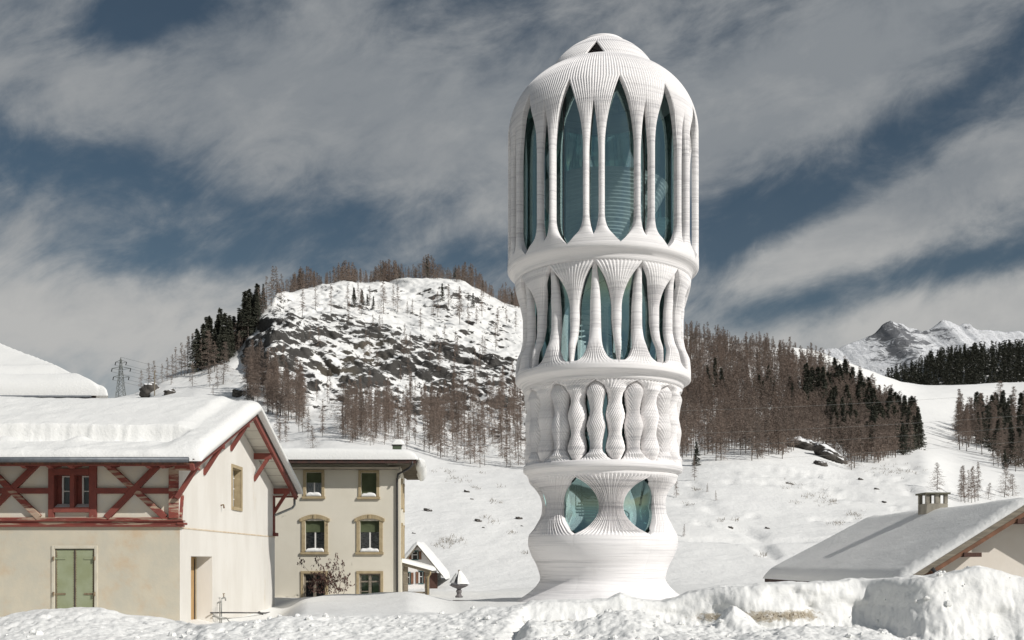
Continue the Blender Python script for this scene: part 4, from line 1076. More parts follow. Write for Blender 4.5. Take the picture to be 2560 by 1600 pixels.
def snB_t(U, V):
    X = snB_x(U, V)
    d = np.minimum(np.minimum(V - by0 + 0.2, bxr(V) + 0.75 - X), by0 + 20.3 - V)
    return (0.80 + 0.08 * fbm(X * 0.4, V * 0.4, 3, 5)) * edge_round(d, 0.75) * (1 - 0.22 * np.exp(-((V - by0 - 1.6) / 0.35) ** 2) * sstep(X, -26, -28)) + 0.003


snow_slab('roof_snow', np.concatenate([np.linspace(0, 0.85, 70), np.linspace(0.85, 1.0, 60)[1:]]), np.concatenate([np.arange(by0 - 0.2, by0 + 2.5, 0.09), np.arange(by0 + 2.5, by0 + 20.3, 0.3)]), snB_base, snB_t, HB)

# ------------------------------------------------------------------ the beige three-storey house
HC = thing('beige_house', 'plain beige three-storey house with ochre window frames and a snowy low roof', 'house', (-10, 58, 0))
CY = 54.0
cx0, cx1 = X_(600, CY), X_(1001, CY)
def gx(px): return X_(px, CY)
def gz(py): return Z_(py, CY)
BY, BX = 62.5, -6.55                                # far end of the side wall
wins = [(765, 804, 1181, 1241, 'a'), (903, 941, 1182, 1242, 'b'), (763, 811, 1302, 1380, 'c'), (900, 948, 1302, 1380, 'd'), (759, 813, 1434, 1500, 'e'), (898, 951, 1434, 1500, 'f')]
holes = [(gx(a), gx(b), gz(d), gz(c)) for a, b, c, d, _ in wins]
ztop = gz(1160)
wall_mesh([cx0, cx1], [-0.6, ztop], holes, lambda u, z, d: (u, CY + d, z), reveal=0.24).build('front_wall', M['plaster_beige'], HC)
sd_ = wall_mesh([0, 1], [-0.6, ztop], [(0.16, 0.28, 4.9, 6.3), (0.16, 0.28, 2.2, 3.9), (0.6, 0.72, 4.9, 6.3), (0.6, 0.72, 2.2, 3.9), (0.62, 0.74, -0.2, 1.4)], lambda u, z, d: (cx1 + (BX - cx1) * u - d, CY + (BY - CY) * u, z), reveal=0.2)
sd_.build('side_wall', M['plaster_beige'], HC)
MB().box(cx1 - 0.17, cx1 + 0.02, CY - 0.035, CY - 0.002, -0.6, ztop).build('pilaster', M['plaster_beige'], HC)
MB().quad((cx0, BY, -0.6), (BX, BY, -0.6), (BX, BY, ztop), (cx0, BY, ztop)).build('back_wall', M['plaster_beige'], HC)
for u0, u1, z0, z1 in ((0.16, 0.28, 4.9, 6.3), (0.16, 0.28, 2.2, 3.9), (0.6, 0.72, 4.9, 6.3), (0.6, 0.72, 2.2, 3.9), (0.62, 0.74, -0.2, 1.4)):
    q = lambda u: Vector((cx1 + (BX - cx1) * u + 0.02, CY + (BY - CY) * u, 0))
    f_ = MB()
    for u in (u0, u1): f_.beam(q(u) + Vector((0, 0, z0 - 0.1)), q(u) + Vector((0, 0, z1 + 0.1)), 0.16, 0.07, (1, 0, 0))
    for z in (z0 - 0.06, z1 + 0.06): f_.beam(q(u0) + Vector((0, 0, z)), q(u1) + Vector((0, 0, z)), 0.09, 0.12, (1, 0, 0))
    wo = f_.build('window', M['ochre'], HC)
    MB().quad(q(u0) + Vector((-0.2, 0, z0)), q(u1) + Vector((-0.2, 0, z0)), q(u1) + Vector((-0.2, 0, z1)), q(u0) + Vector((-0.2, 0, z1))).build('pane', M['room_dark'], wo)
for a, b, c, d, k in wins:
    x0, x1, z1, z0 = gx(a), gx(b), gz(c), gz(d); y = CY
    fw = 0.15 if k in 'abef' else 0.19
    f_ = MB()
    if k in 'cd':
        # segmental head with keystone
        n_ = 12; xs = [x0 - fw - 0.04 + (x1 - x0 + 2 * fw + 0.08) * i / n_ for i in range(n_ + 1)]
        arc = lambda t: z1 + 0.06 + 0.20 * (1 - (2 * t - 1) ** 2)
        for i in range(n_):
            t0, t1 = i / n_, (i + 1) / n_
            f_.prism([(xs[i], y - 0.09, arc(t0) - 0.14), (xs[i + 1], y - 0.09, arc(t1) - 0.14), (xs[i + 1], y - 0.09, arc(t1) + 0.08), (xs[i], y - 0.09, arc(t0) + 0.08)], (0, 0.10, 0))
        f_.box(x0 - fw - 0.10, x0 - fw + 0.02, y - 0.11, y - 0.003, z1 - 0.04, z1 + 0.12); f_.box(x1 + fw - 0.02, x1 + fw + 0.10, y - 0.11, y - 0.003, z1 - 0.04, z1 + 0.12)
        f_.box((x0 + x1) / 2 - 0.06, (x0 + x1) / 2 + 0.06, y - 0.13, y - 0.005, z1 + 0.1, z1 + 0.33)
    else:
        f_.box(x0 - fw, x1 + fw, y - 0.06, y - 0.002, z1 + 0.002, z1 + fw * 0.9)
    f_.box(x0 - fw, x0 - 0.002, y - 0.055, y + 0.01, z0, z1); f_.box(x1 + 0.002, x1 + fw, y - 0.055, y + 0.01, z0, z1)
    f_.box(x0 - fw - 0.05, x1 + fw + 0.05, y - 0.12, y - 0.001, z0 - 0.13, z0 - 0.005)
    wo = f_.build('window', M['ochre'], HC, bevel=0.01)
    yb = y + 0.2
    if k in 'abcd':
        frac = {'a': 0.42, 'b': 1.0, 'c': 0.36, 'd': 0.36}[k]
        zb_ = z1 - (z1 - z0) * frac
        mb = MB(); nsl = int((z1 - zb_) / 0.055)
        for i in range(nsl):
            za = zb_ + (z1 - zb_) * i / nsl; zc2 = zb_ + (z1 - zb_) * (i + 0.86) / nsl
            mb.add([(x0, yb - 0.07, za), (x1, yb - 0.07, za), (x1, yb - 0.05, zc2), (x0, yb - 0.05, zc2), ], [(0, 1, 2, 3)])
        mb.quad((x0, yb - 0.045, zb_), (x1, yb - 0.045, zb_), (x1, yb - 0.045, z1), (x0, yb - 0.045, z1))
        mb.build('roller_blind', M['green_blind'], wo)
        if frac < 1:
            MB().quad((x0, yb + 0.03, z0), (x1, yb + 0.03, z0), (x1, yb + 0.03, zb_), (x0, yb + 0.03, zb_)).build('curtain', M['curtain_white' if k == 'a' else 'lace'], wo)
            MB().quad((x0, yb - 0.01, z0), (x1, yb - 0.01, z0), (x1, yb - 0.01, zb_), (x0, yb - 0.01, zb_)).build('pane', M['pane'], wo)
            xm = (x0 + x1) / 2
            MB().box(xm - 0.035, xm + 0.035, yb - 0.045, yb - 0.015, z0, zb_).build('mullion', M['white_paint'], wo)
        # heaped snow on the sill
        us_ = np.linspace(x0 + 0.02, x1 - 0.02, 24); v_ = np.linspace(y - 0.10, yb - 0.05, 12)
        snow_slab('sill_snow', us_, v_, lambda U, V: np.stack([U, V, 0 * U + z0], -1), lambda U, V: 0.20 * edge_round(np.minimum(U - x0, x1 - U), 0.22) * edge_round(V - y + 0.12, 0.12) * (1 + 0.2 * fbm(U * 4, V * 4, 2, ord(k))) + 0.004, wo)
    else:
        fr = MB(); xm = (x0 + x1) / 2; zt_ = z1 - 0.42
        fr.box(x0, x0 + 0.09, yb - 0.11, yb - 0.03, z0, z1); fr.box(x1 - 0.09, x1, yb - 0.11, yb - 0.03, z0, z1); fr.box(xm - 0.07, xm + 0.07, yb - 0.13, yb - 0.02, z0, z1)
        for xa, xb in ((x0 + 0.09, xm - 0.07), (xm + 0.07, x1 - 0.09)):
            fr.box(xa, xb, yb - 0.10, yb - 0.03, z1 - 0.08, z1); fr.box(xa, xb, yb - 0.10, yb - 0.03, zt_ - 0.04, zt_ + 0.04); fr.box(xa, xb, yb - 0.10, yb - 0.03, z0, z0 + 0.08)
            if k == 'f' and xa < xm - 0.2: fr.box(xa, xb, yb - 0.10, yb - 0.03, zt_ - 0.55, zt_ - 0.50)
        fr.build('casement', M['wood_grey'], wo)
        MB().quad((x0, yb - 0.04, z0), (x1, yb - 0.04, z0), (x1, yb - 0.04, z1), (x0, yb - 0.04, z1)).build('pane', M['pane'], wo)
        MB().quad((x0, yb + 0.06, z0), (x1, yb + 0.06, z0), (x1, yb + 0.06, z1), (x0, yb + 0.06, z1)).build('blind', plain('faded_green_blind', (0.12, 0.19, 0.075), 0.7) if k == 'f' else M['room_dark'], wo)  # green blind in one window; in the other a dark sheet painted as unlit room
# roof, boarded eaves, snow, chimney, rainwater pipe
q = [(cx0, CY - 0.9), (X_(1040, CY - 0.9), CY - 0.9), (BX + 0.85, BY + 1.2), (cx0, BY + 1.2)]
ze = 7.18
rf = MB().add([(x, y, ze - 0.10) for x, y in q] + [(x, y, ze) for x, y in q], [(0, 1, 2, 3), (7, 6, 5, 4), (0, 4, 5, 1), (1, 5, 6, 2), (2, 6, 7, 3), (3, 7, 4, 0)]).build('roof', M['wood_grey'], HC)
sf = MB(); n_ = 16
for i in range(n_):
    f0 = i / n_
    ya, yb_ = CY - 0.85 + (BY - CY + 2) * f0, CY - 0.85 + (BY - CY + 2) * (f0 + 0.8 / n_)
    ex = lambda y: q[1][0] - 0.03 + (q[2][0] - q[1][0]) * (y - CY + 0.9) / (BY - CY + 2.1)
    sf.add([(cx1 - 0.2, ya, ze - 0.13), (ex(ya), ya, ze - 0.13), (ex(yb_), yb_, ze - 0.13), (cx1 - 0.2, yb_, ze - 0.13)], [(0, 1, 2, 3)])
    sf.beam((cx1 - 0.6, ya, ze - 0.20), (ex(ya) - 0.02, ya, ze - 0.20), 0.09, 0.10)
sf.box(cx0, cx1, CY - 0.86, CY - 0.02, ze - 0.42, ze - 0.38)
sf.build('soffit', M['wood_grey'], rf)
MB().box(cx0, q[1][0] + 0.03, CY - 0.98, CY - 0.905, ze - 0.16, ze + 0.04).build('fascia', M['dark_board'], rf)
MB().box(cx0, cx1 + 0.02, CY - 0.05, CY - 0.006, ztop - 0.22, ztop + 0.02).build('cornice', M['plaster_beige'], HC)


def snC_base(U, V):
    e = q[1][0] + 0.10 + (q[2][0] - q[1][0]) * (V - CY + 0.9) / (BY - CY + 2.1)
    x = cx0 + (e - cx0) * U
    return np.stack([x, V, ze + 0.02 + 0.05 * np.minimum(V - CY + 1, 5)], -1)


def snC_t(U, V):
    L = q[1][0] - cx0; d = (1 - U) * L
    return (0.60 + 0.05 * fbm(U * 6, V * 0.5, 3, 6)) * edge_round(V - CY + 1.05, 0.35) * edge_round(d, 0.9) * (1 - 0.12 * sstep(U, 0.55, 0.95)) + 0.004


snow_slab('roof_snow', np.concatenate([np.linspace(0, 0.85, 90), np.linspace(0.85, 1, 60)[1:]]), np.concatenate([np.arange(CY - 1.05, CY, 0.06), np.arange(CY, BY + 1.3, 0.3)]), snC_base, snC_t, HC)
# cornice of snow sagging over the side eave
cu = np.linspace(0, 1, 70); cv = np.linspace(0, 2 * math.pi, 26)
U, V = np.meshgrid(cu, cv)
ey = CY - 0.6 + (BY - CY + 1.0) * U
exx = q[1][0] + (q[2][0] - q[1][0]) * (ey - CY + 0.9) / (BY - CY + 2.1) + 0.16
ra = (0.30 + 0.10 * fbm(U * 9, 0 * U, 3, 3)) * np.sin(np.clip(U, 0, 1) * math.pi).clip(0, 1) ** 0.35
dropz = ra * (1.25 + 0.7 * fbm(U * 14, 0 * U, 3, 23))
np_mesh('snow_cornice', np.stack([exx + ra * np.cos(V) * (1 + 0.15 * fbm(U * 12, V * 1.5, 3, 2)), ey, ze + 0.06 + np.where(np.sin(V) < 0, dropz * 1.35, ra * 1.0) * np.sin(V)], -1), grid_quads(26, 70), mats=M['snow'], parent=HC)
ch = MB().box(-6.98, -6.50, 59.8, 60.3, 7.3, 8.68).build('chimney', plain('green_chimney', (0.075, 0.10, 0.06), 0.7, c2=(0.06, 0.08, 0.05), scale=3), HC, bevel=0.015)
MB().box(-7.02, -6.46, 59.76, 60.34, 8.685, 8.74).build('chimney_cap', M['dark_metal'], ch)
us_ = np.linspace(-7.05, -6.3, 20); v_ = np.linspace(59.74, 60.36, 16)
snow_slab('chimney_snow', us_, v_, lambda U, V: np.stack([U, V, 0 * U + 8.745], -1), lambda U, V: 0.34 * edge_round(np.minimum(U + 7.05, -6.3 - U), 0.3) * edge_round(np.minimum(V - 59.74, 60.36 - V), 0.3) + 0.004, ch)
xp = gx(993.5)
MB().tube([(X_(1031, CY - 0.95), CY - 0.95, ze - 0.05), (X_(1031, CY - 0.95), CY - 0.95, ze - 0.22), (X_(1022, CY - 0.9), CY - 0.85, ze - 0.42), (xp + 0.05, CY - 0.12, gz(1186)), (xp, CY - 0.09, gz(1197)), (xp, CY - 0.09, -0.2)], 0.055, 10).build('downpipe', M['dark_metal'], HC, smooth=True)
# timber porch on the sunny side
po = MB()
py0, py1 = 57.0, 59.5
p0, p1 = X_(1010, 57.5), X_(1078, 57.5)
for xx, zt_ in ((p0 + 0.1, 1.75), (X_(1068, 57.5), 1.5)): po.box(xx - 0.12, xx + 0.12, 57.4, 57.62, -0.4, zt_)
po.box(p0, X_(1066, 57.5), 57.45, 57.55, 0.12, 0.22); po.box(p0, X_(1066, 57.5), 57.46, 57.54, -0.14, -0.06)
po.box(p0, X_(1066, 57.5), 57.47, 57.53, -0.45, -0.145)
pch = po.build('porch', M['wood_grey'], HC)
MB().add([(p0 - 0.1, 57.2, 1.86), (p1, 57.2, 1.42), (p1, 60, 1.42), (p0 - 0.1, 60, 1.86), (p0 - 0.1, 57.2, 1.70), (p1, 57.2, 1.26), (p1, 60, 1.26), (p0 - 0.1, 60, 1.70)], [(3, 2, 1, 0), (4, 5, 6, 7), (0, 1, 5, 4), (1, 2, 6, 5), (2, 3, 7, 6), (3, 0, 4, 7)]).build('porch_roof', M['wood_grey'], pch)
snow_slab('porch_snow', np.linspace(p0 - 0.1, p1 + 0.12, 30), np.linspace(57.1, 60, 20), lambda U, V: np.stack([U, V, 1.87 - (U - p0 + 0.1) * 0.44 / (p1 - p0 + 0.1)], -1), lambda U, V: 0.20 * edge_round(p1 + 0.12 - U, 0.3) * edge_round(V - 57.1, 0.25) + 0.003, pch)
MB().tube([(p1 - 0.02, 57.15, 1.36), (p1 - 0.02, 57.15, 1.22), (X_(1070, 57.3), 57.3, 1.02), (X_(1070, 57.3), 57.3, -0.4)], 0.045, 8).build('porch_pipe', M['ochre'], pch, smooth=True)

# ------------------------------------------------------------------ small white chalet beyond
HD = thing('small_chalet', 'small white chalet with brown shutters and a steep snowy roof behind the beige house', 'house', (-7.4, 83, -0.7))
DY = 82.0; sD = DY / F
ax, az = X_(1045, DY), Z_(1362, DY)
def Dr(x): return az - abs(x - ax) * 1.22
xl, xr = ax - 1.95, X_(1092, DY)
hw = [(X_(1030.5, DY), X_(1044.5, DY), Z_(1398, DY), Z_(1379, DY)), (X_(1016, DY), X_(1025, DY), Z_(1459, DY), Z_(1432, DY)), (X_(1048, DY), X_(1057, DY), Z_(1458, DY), Z_(1430, DY))]
wall_mesh(sorted([xl, ax, X_(1072, DY), xr] + list(np.linspace(xl, xr, 9))), [-1.0, Z_(1404, DY), az], hw, lambda u, z, d: (u, DY + d, min(z, Dr(u) - 0.1)), top=lambda u: Dr(u) - 0.1, reveal=0.08).build('gable_wall', plain('limewashed_wall', (0.78, 0.75, 0.72), 0.9), HD)
for x0, x1, z0, z1 in hw:
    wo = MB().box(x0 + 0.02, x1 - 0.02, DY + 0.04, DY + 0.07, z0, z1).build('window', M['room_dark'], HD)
    f_ = MB(); f_.box(x0, x0 + 0.05, DY + 0.0, DY + 0.05, z0, z1); f_.box(x1 - 0.05, x1, DY, DY + 0.05, z0, z1); f_.box(x0, x1, DY + 0.002, DY + 0.045, (z0 * 0.4 + z1 * 0.6) - 0.04, z0 * 0.4 + z1 * 0.6 + 0.02); f_.build('window_frame', M['white_paint'], wo)
    f_ = MB(); f_.box(x0 - 0.05, x1 + 0.05, DY - 0.03, DY - 0.004, z1, z1 + 0.09); f_.box(x0 - 0.05, x1 + 0.05, DY - 0.03, DY - 0.004, z0 - 0.08, z0); f_.box(x1 - 0.01, x1 + 0.07, DY - 0.025, DY - 0.005, z0, z1); f_.build('surround', M['teal_paint'], wo)
    for xa, xb in ((x0 - 0.26, x0 - 0.055), (x1 + 0.075, x1 + 0.29)): MB().box(xa, xb, DY - 0.07, DY - 0.02, z0 - 0.02, z1 + 0.02).build('shutter', M['wood_rust'], wo)
MB().box(X_(1072, DY), X_(1094, DY), DY - 0.25, DY - 0.02, -0.75, Z_(1432, DY)).build('barn_door', M['wood_brown'], HD)
MB().box(xl, xr, DY + 4.6, DY + 4.7, -1, 0.9).build('back_wall', M['plaster_white'], HD)
rd = MB()
for sg in (-1, 1):
    xe = ax + sg * 2.0; ze_ = Dr(xe)
    rd.add([(ax, DY - 0.55, az), (xe, DY - 0.55, ze_), (xe, DY + 5, ze_), (ax, DY + 5, az), (ax, DY - 0.55, az - 0.12), (xe, DY - 0.55, ze_ - 0.12), (xe, DY + 5, ze_ - 0.12), (ax, DY + 5, az - 0.12)],
           [(0, 1, 2, 3), (7, 6, 5, 4), (0, 4, 5, 1), (1, 5, 6, 2), (3, 7, 4, 0)])
rdo = rd.build('roof', M['wood_grey'], HD)


def snD_base(U, V): return np.stack([U, V, az - np.abs(U - ax) * 1.22 + 0.02], -1)
def snD_t(U, V): return (0.42 + 0.05 * fbm(U * 2, V, 3, 4)) * edge_round(2.28 - np.abs(U - ax), 0.3) * edge_round(V - DY + 0.75, 0.3) * (1 - 0.3 * np.exp(-((U - ax) / 0.25) ** 2)) + 0.003


snow_slab('roof_snow', np.linspace(ax - 2.28, ax + 2.28, 80), np.linspace(DY - 0.75, DY + 5.1, 30), snD_base, snD_t, HD)

# ------------------------------------------------------------------ low house on the sunny side of the tower
HE = thing('low_house', 'low house sunk behind the snow bank with a wide snowy roof and concrete chimney', 'house', (12, 34, 0))
ny, fy = 28.0, 40.2
e0 = Vector((10.55, ny, 1.26)); e1 = Vector((9.92, fy, 1.26)); r0 = Vector((14.12, ny, 3.50)); r1 = Vector((14.13, fy, 3.50))
wx = Vector((17.9, ny, 1.26)); wx1 = Vector((18.3, fy, 1.26))
sl = MB()
for a_, b_, c_, d_ in ((e0, e1, r1, r0), (r0, r1, wx1, wx)):
    dn = Vector((0, 0, -0.12)); sl.add([a_, b_, c_, d_, a_ + dn, b_ + dn, c_ + dn, d_ + dn], [(3, 2, 1, 0), (4, 5, 6, 7), (0, 1, 5, 4), (1, 2, 6, 5), (2, 3, 7, 6), (3, 0, 4, 7)])
ro = sl.build('roof', M['dark_board'], HE)
for a_, b_ in ((e0, r0), (wx, r0)):
    d_ = (b_ - a_).normalized()
    MB().beam(a_ + Vector((0, -0.05, 0.0)), b_ + Vector((0, -0.05, 0.0)), 0.07, 0.15).build('verge_board', M['wood_grey'], ro)
    MB().beam(a_ + Vector((0, 0.05, -0.17)), b_ + Vector((0, 0.05, -0.17)), 0.10, 0.13).build('verge_rafter', M['wood_rust'], ro)
for f_ in (0.18, 0.52, 0.93):
    p = e0.lerp(r0, f_); MB().box(p.x - 0.06, p.x + 0.42, ny - 0.04, ny + 0.7, p.z - 0.34, p.z - 0.22).build('purlin', M['wood_brown'], HE)
MB().tube([e0.lerp(r0, 0.25) + Vector((0.0, -0.10, -0.05)), e0.lerp(r0, 0.31) + Vector((0.22, -0.02, -0.62)), e0.lerp(r0, 0.31) + Vector((0.3, 0.2, -1.2))], 0.055, 10).build('drain_pipe', M['dark_metal'], HE, smooth=True)
gb = MB()
gy = ny + 0.65
xs = np.linspace(11.15, 17.3, 13)
for i in range(12):
    f = lambda x: 1.26 + (2.24 / 3.57) * (x - 10.55) - 0.14 if x < 14.12 else 3.50 - (2.24 / 3.78) * (x - 14.12) - 0.14
    gb.quad((xs[i], gy, -1), (xs[i + 1], gy, -1), (xs[i + 1], gy, f(xs[i + 1])), (xs[i], gy, f(xs[i])))
gb.build('gable_wall', M['plaster_warm'], HE)
sdw = MB(); sdw.quad((11.15, gy, -1), (10.75, fy - 0.8, -1), (10.75, fy - 0.8, 1.3), (11.15, gy, 1.3)); sdw.quad((10.75, fy - 0.8, -1), (17.4, fy - 0.8, -1), (14.1, fy - 0.8, 3.3), (10.75, fy - 0.8, 1.3))
sdw.build('side_wall', M['plaster_warm'], HE)
MB().tube([(10.47, ny + 2.0, 1.10), (10.15, ny + 7.5, 1.10)], 0.06, 8).build('gutter', M['dark_board'], HE)


def snE_base(U, V):
    y = ny - 0.06 + (fy + 0.12 - ny) * V; f = V
    ex = (e0.x * (1 - f) + e1.x * f) - 0.08
    x = np.where(U < 0.5, ex + (14.12 - ex) * U * 2, 14.12 + (3.9) * (U - 0.5) * 2)
    z = 1.26 + 0.01 + np.where(x < 14.12, (x - ex) * (2.24 / (14.12 - ex)), 2.24 - (x - 14.12) * 0.592)
    return np.stack([x, y, z], -1)


def snE_t(U, V):
    L = fy - ny; d = np.minimum(V, 1 - V) * L; u = np.minimum(U, 1 - U) * 7.2
    rough = 0.035 * fbm(U * 60, V * 40, 3, 5) * np.exp(-((V * L) / 0.6) ** 2)
    return (0.29 + 0.03 * fbm(U * 8, V * 8, 3, 4) - 0.07 * np.exp(-((U - 0.5) / 0.025) ** 2) + rough) * edge_round(d, 0.38) * edge_round(u, 0.35) + 0.003


snow_slab('roof_snow', np.concatenate([np.linspace(0, 0.06, 14), np.linspace(0.06, 0.94, 110)[1:-1], np.linspace(0.94, 1, 10)]), np.concatenate([np.linspace(0, 0.05, 22), np.linspace(0.05, 0.95, 60)[1:-1], np.linspace(0.95, 1, 18)]), snE_base, snE_t, HE)
cxm, cyy = X_(2332, 34.0), 34.0; hw_ = 0.36
c_ = MB(); c_.box(cxm - hw_, cxm + hw_, cyy - 0.35, cyy + 0.35, 2.6, 3.86)
cho = c_.build('chimney', M['concrete'], HE, bevel=0.02)
for dx in (-0.30, 0.0, 0.30):
    for dyy in (-0.29, 0.29): MB().box(cxm + dx - 0.055, cxm + dx + 0.055, cyy + dyy - 0.055, cyy + dyy + 0.055, 3.862, 4.16).build('chimney_pier', M['concrete'], cho)
MB().box(cxm - 0.42, cxm + 0.42, cyy - 0.42, cyy + 0.42, 4.163, 4.22).build('chimney_slab', plain('mossy_slab', (0.10, 0.10, 0.07), 0.9, c2=(0.16, 0.15, 0.11), scale=6), cho, bevel=0.01)

# ------------------------------------------------------------------ covered fountain
FN = thing('covered_fountain', 'grey stone fountain under a pyramid-shaped sheet metal winter cover', 'fountain', (X_(1147, 49), 49, 0.1))
fx_, fy_ = X_(1147.5, 49), 49.0
v_, q_ = lathe([(0.0, 0.20), (0.17, 0.20), (0.19, 0.26), (0.12, 0.32), (0.10, 0.40), (0.14, 0.48), (0.13, 0.56), (0.09, 0.60), (0.14, 0.64), (0.30, 0.70), (0.44, 0.78), (0.46, 0.82), (0.40, 0.83), (0.0, 0.83)], 8, fx_, fy_)
np_mesh('pedestal', v_, q_, mats=M['stone_grey'], smooth=False, parent=FN)
n_ = 6; cv_ = [(0.46, 0.835), (0.40, 0.90), (0.24, 1.06), (0.13, 1.22), (0.05, 1.38), (0.01, 1.46)]
v_, q_ = lathe(cv_, 6, fx_, fy_); np_mesh('cover', v_, q_, mats=M['pyramid'], smooth=False, parent=FN)
MB().tube([(fx_, fy_, 1.40), (fx_, fy_, 1.50), (fx_, fy_, 1.54)], [0.05, 0.045, 0.01], 8).build('finial', M['rust'], FN)
MB().box(fx_ - 0.30, fx_ + 0.42, fy_ - 0.3, fy_ + 0.3, 0.02, 0.075).build('plinth', M['stone_grey'], FN)
U, V = np.meshgrid(np.linspace(0.15, 2.6, 22), np.linspace(0, 1, 16))
rr_ = np.interp(V, [0, 0.15, 0.5, 0.8, 1], [0.50, 0.46, 0.33, 0.20, 0.08]) + 0.03 * fbm(U * 3, V * 6, 3, 6)
np_mesh('cover_snow', np.stack([fx_ + rr_ * np.sin(U - 0.25), fy_ - rr_ * np.cos(U - 0.25) * 0.9, 0.86 + V * 0.62], -1), grid_quads(16, 22), mats=M['snow'], parent=FN)
U, V = np.meshgrid(np.linspace(-2.4, -0.5, 18), np.linspace(0.12, 0.85, 12))
rr_ = np.interp(V, [0, 0.15, 0.5, 0.8, 1], [0.50, 0.45, 0.31, 0.18, 0.08]) + 0.03 * fbm(U * 3 + 9, V * 6, 3, 6)
np_mesh('cover_snow', np.stack([fx_ + rr_ * np.sin(U), fy_ - rr_ * np.cos(U) * 0.9, 0.84 + V * 0.62], -1), grid_quads(12, 18), mats=M['snow'], parent=FN)
# ------------------------------------------------------------------ trees
def ribbons(p0, p1, w0, w1, rg):
    """thin quads from p0 to p1 (n,3), each turned at random about its own axis"""
    d = p1 - p0; d /= np.linalg.norm(d, axis=1, keepdims=True) + 1e-9
    a = rg.normal(size=d.shape); a -= d * (a * d).sum(1, keepdims=True); a /= np.linalg.norm(a, axis=1, keepdims=True) + 1e-9
    V = np.stack([p0 - a * w0[:, None], p0 + a * w0[:, None], p1 + a * w1[:, None], p1 - a * w1[:, None]], 1)
    return V.reshape(-1, 3), np.arange(len(V) * 4).reshape(-1, 4)


def larch_parts(seed, nb, nt_, tw, low=0.14, wide=0.20):
    """bare larch of height 1: trunk mesh and crown of twigs"""
    rg = np.random.default_rng(seed)
    hs = np.linspace(0, 1, 7); bend = np.cumsum(rg.normal(0, 0.004, (7, 2)), 0)
    mb = MB(); mb.tube([(bend[i, 0], bend[i, 1], hs[i] - (0.03 if i == 0 else 0)) for i in range(7)], [0.0095 * (1 - 0.93 * h) for h in hs], 6, cap=False)
    h = low + (0.985 - low) * rg.random(nb) ** 0.85
    az = rg.random(nb) * 2 * math.pi
    env = np.minimum((1 - h) * 1.05 + 0.03, 0.55 + 0.45 * sstep(h, low, low + 0.25)) * (0.82 + 0.18 * np.sin(h * 9 + seed)) + 0.04
    L = wide * env * (0.45 + 0.65 * rg.random(nb))
    L = np.where(rg.random(nb) < 0.12, L * 1.4, L)
    dirv = np.stack([np.cos(az), np.sin(az), -0.12 - 0.25 * rg.random(nb) + 0.55 * sstep(h, 0.8, 1.0)], 1)
    base = np.stack([np.interp(h, hs, bend[:, 0]), np.interp(h, hs, bend[:, 1]), h], 1)
    tip = base + dirv * L[:, None]
    V, Q = [], []; b = 0
    def add(v, q):
        nonlocal b
        V.append(v); Q.append(q + b); b += len(v)
    add(*ribbons(base, tip, np.full(nb, tw * 0.95), np.full(nb, tw * 0.35), rg))
    f = 0.2 + 0.8 * rg.random((nb, nt_)); i = np.repeat(np.arange(nb), nt_); f = f.ravel()
    p0 = base[i] + (tip - base)[i] * f[:, None]
    dv = dirv[i] * 0.5 + rg.normal(0, 0.55, (len(i), 3)) + np.array([0, 0, -0.35])
    tl = (0.018 + 0.035 * rg.random(len(i))) * (1.15 - 0.5 * h[i])
    add(*ribbons(p0, p0 + dv / np.linalg.norm(dv, axis=1, keepdims=True) * tl[:, None], np.full(len(i), tw * 0.6), np.full(len(i), tw * 0.35), rg))
    tv = np.array(mb.v); tq = np.array(mb.f)
    return tv, tq, np.concatenate(V), np.concatenate(Q)


def spruce_parts(seed, nb, nl, ls, wide=0.17):
    rg = np.random.default_rng(seed)
    mb = MB(); mb.tube([(0, 0, -0.03), (0, 0, 0.5), (0, 0, 0.99)], [0.013, 0.008, 0.001], 6, cap=False)
    h = 0.05 + 0.94 * rg.random(nb) ** 0.8
    h = np.round(h * 26) / 26 + rg.normal(0, 0.006, nb)
    az = rg.random(nb) * 2 * math.pi
    L = wide * ((1 - h) ** 1.0 + 0.02) * (0.6 + 0.5 * rg.random(nb))
    dirv = np.stack([np.cos(az), np.sin(az), -0.28 - 0.25 * rg.random(nb) + 0.8 * sstep(h, 0.85, 1.0)], 1)
    base = np.stack([0 * h, 0 * h, h], 1)
    i = np.repeat(np.arange(nb), nl); f = (0.15 + 0.9 * rg.random(len(i)))
    sag = np.stack([0 * f, 0 * f, 0.10 * L[i] * f * f * 2], 1)
    c = base[i] + dirv[i] * (L[i] * f)[:, None] + sag + rg.normal(0, 0.006, (len(i), 3))
    side = np.stack([-np.sin(az[i]), np.cos(az[i]), 0 * f], 1)
    dv = dirv[i] * 0.7 + side * rg.normal(0, 0.75, len(i))[:, None] + np.array([0, 0, -0.35])
    dv /= np.linalg.norm(dv, axis=1, keepdims=True)
    V, Q = ribbons(c, c + dv * (ls * (0.7 + 0.8 * rg.random(len(i))))[:, None], np.full(len(i), ls * 0.30), np.full(len(i), ls * 0.08), rg)
    return np.array(mb.v), np.array(mb.f), V, Q


def mesh_of(name, v, q, m, smooth=False):
    o = np_mesh(name, v, q, mats=m, smooth=smooth); me = o.data; bpy.data.objects.remove(o); return me


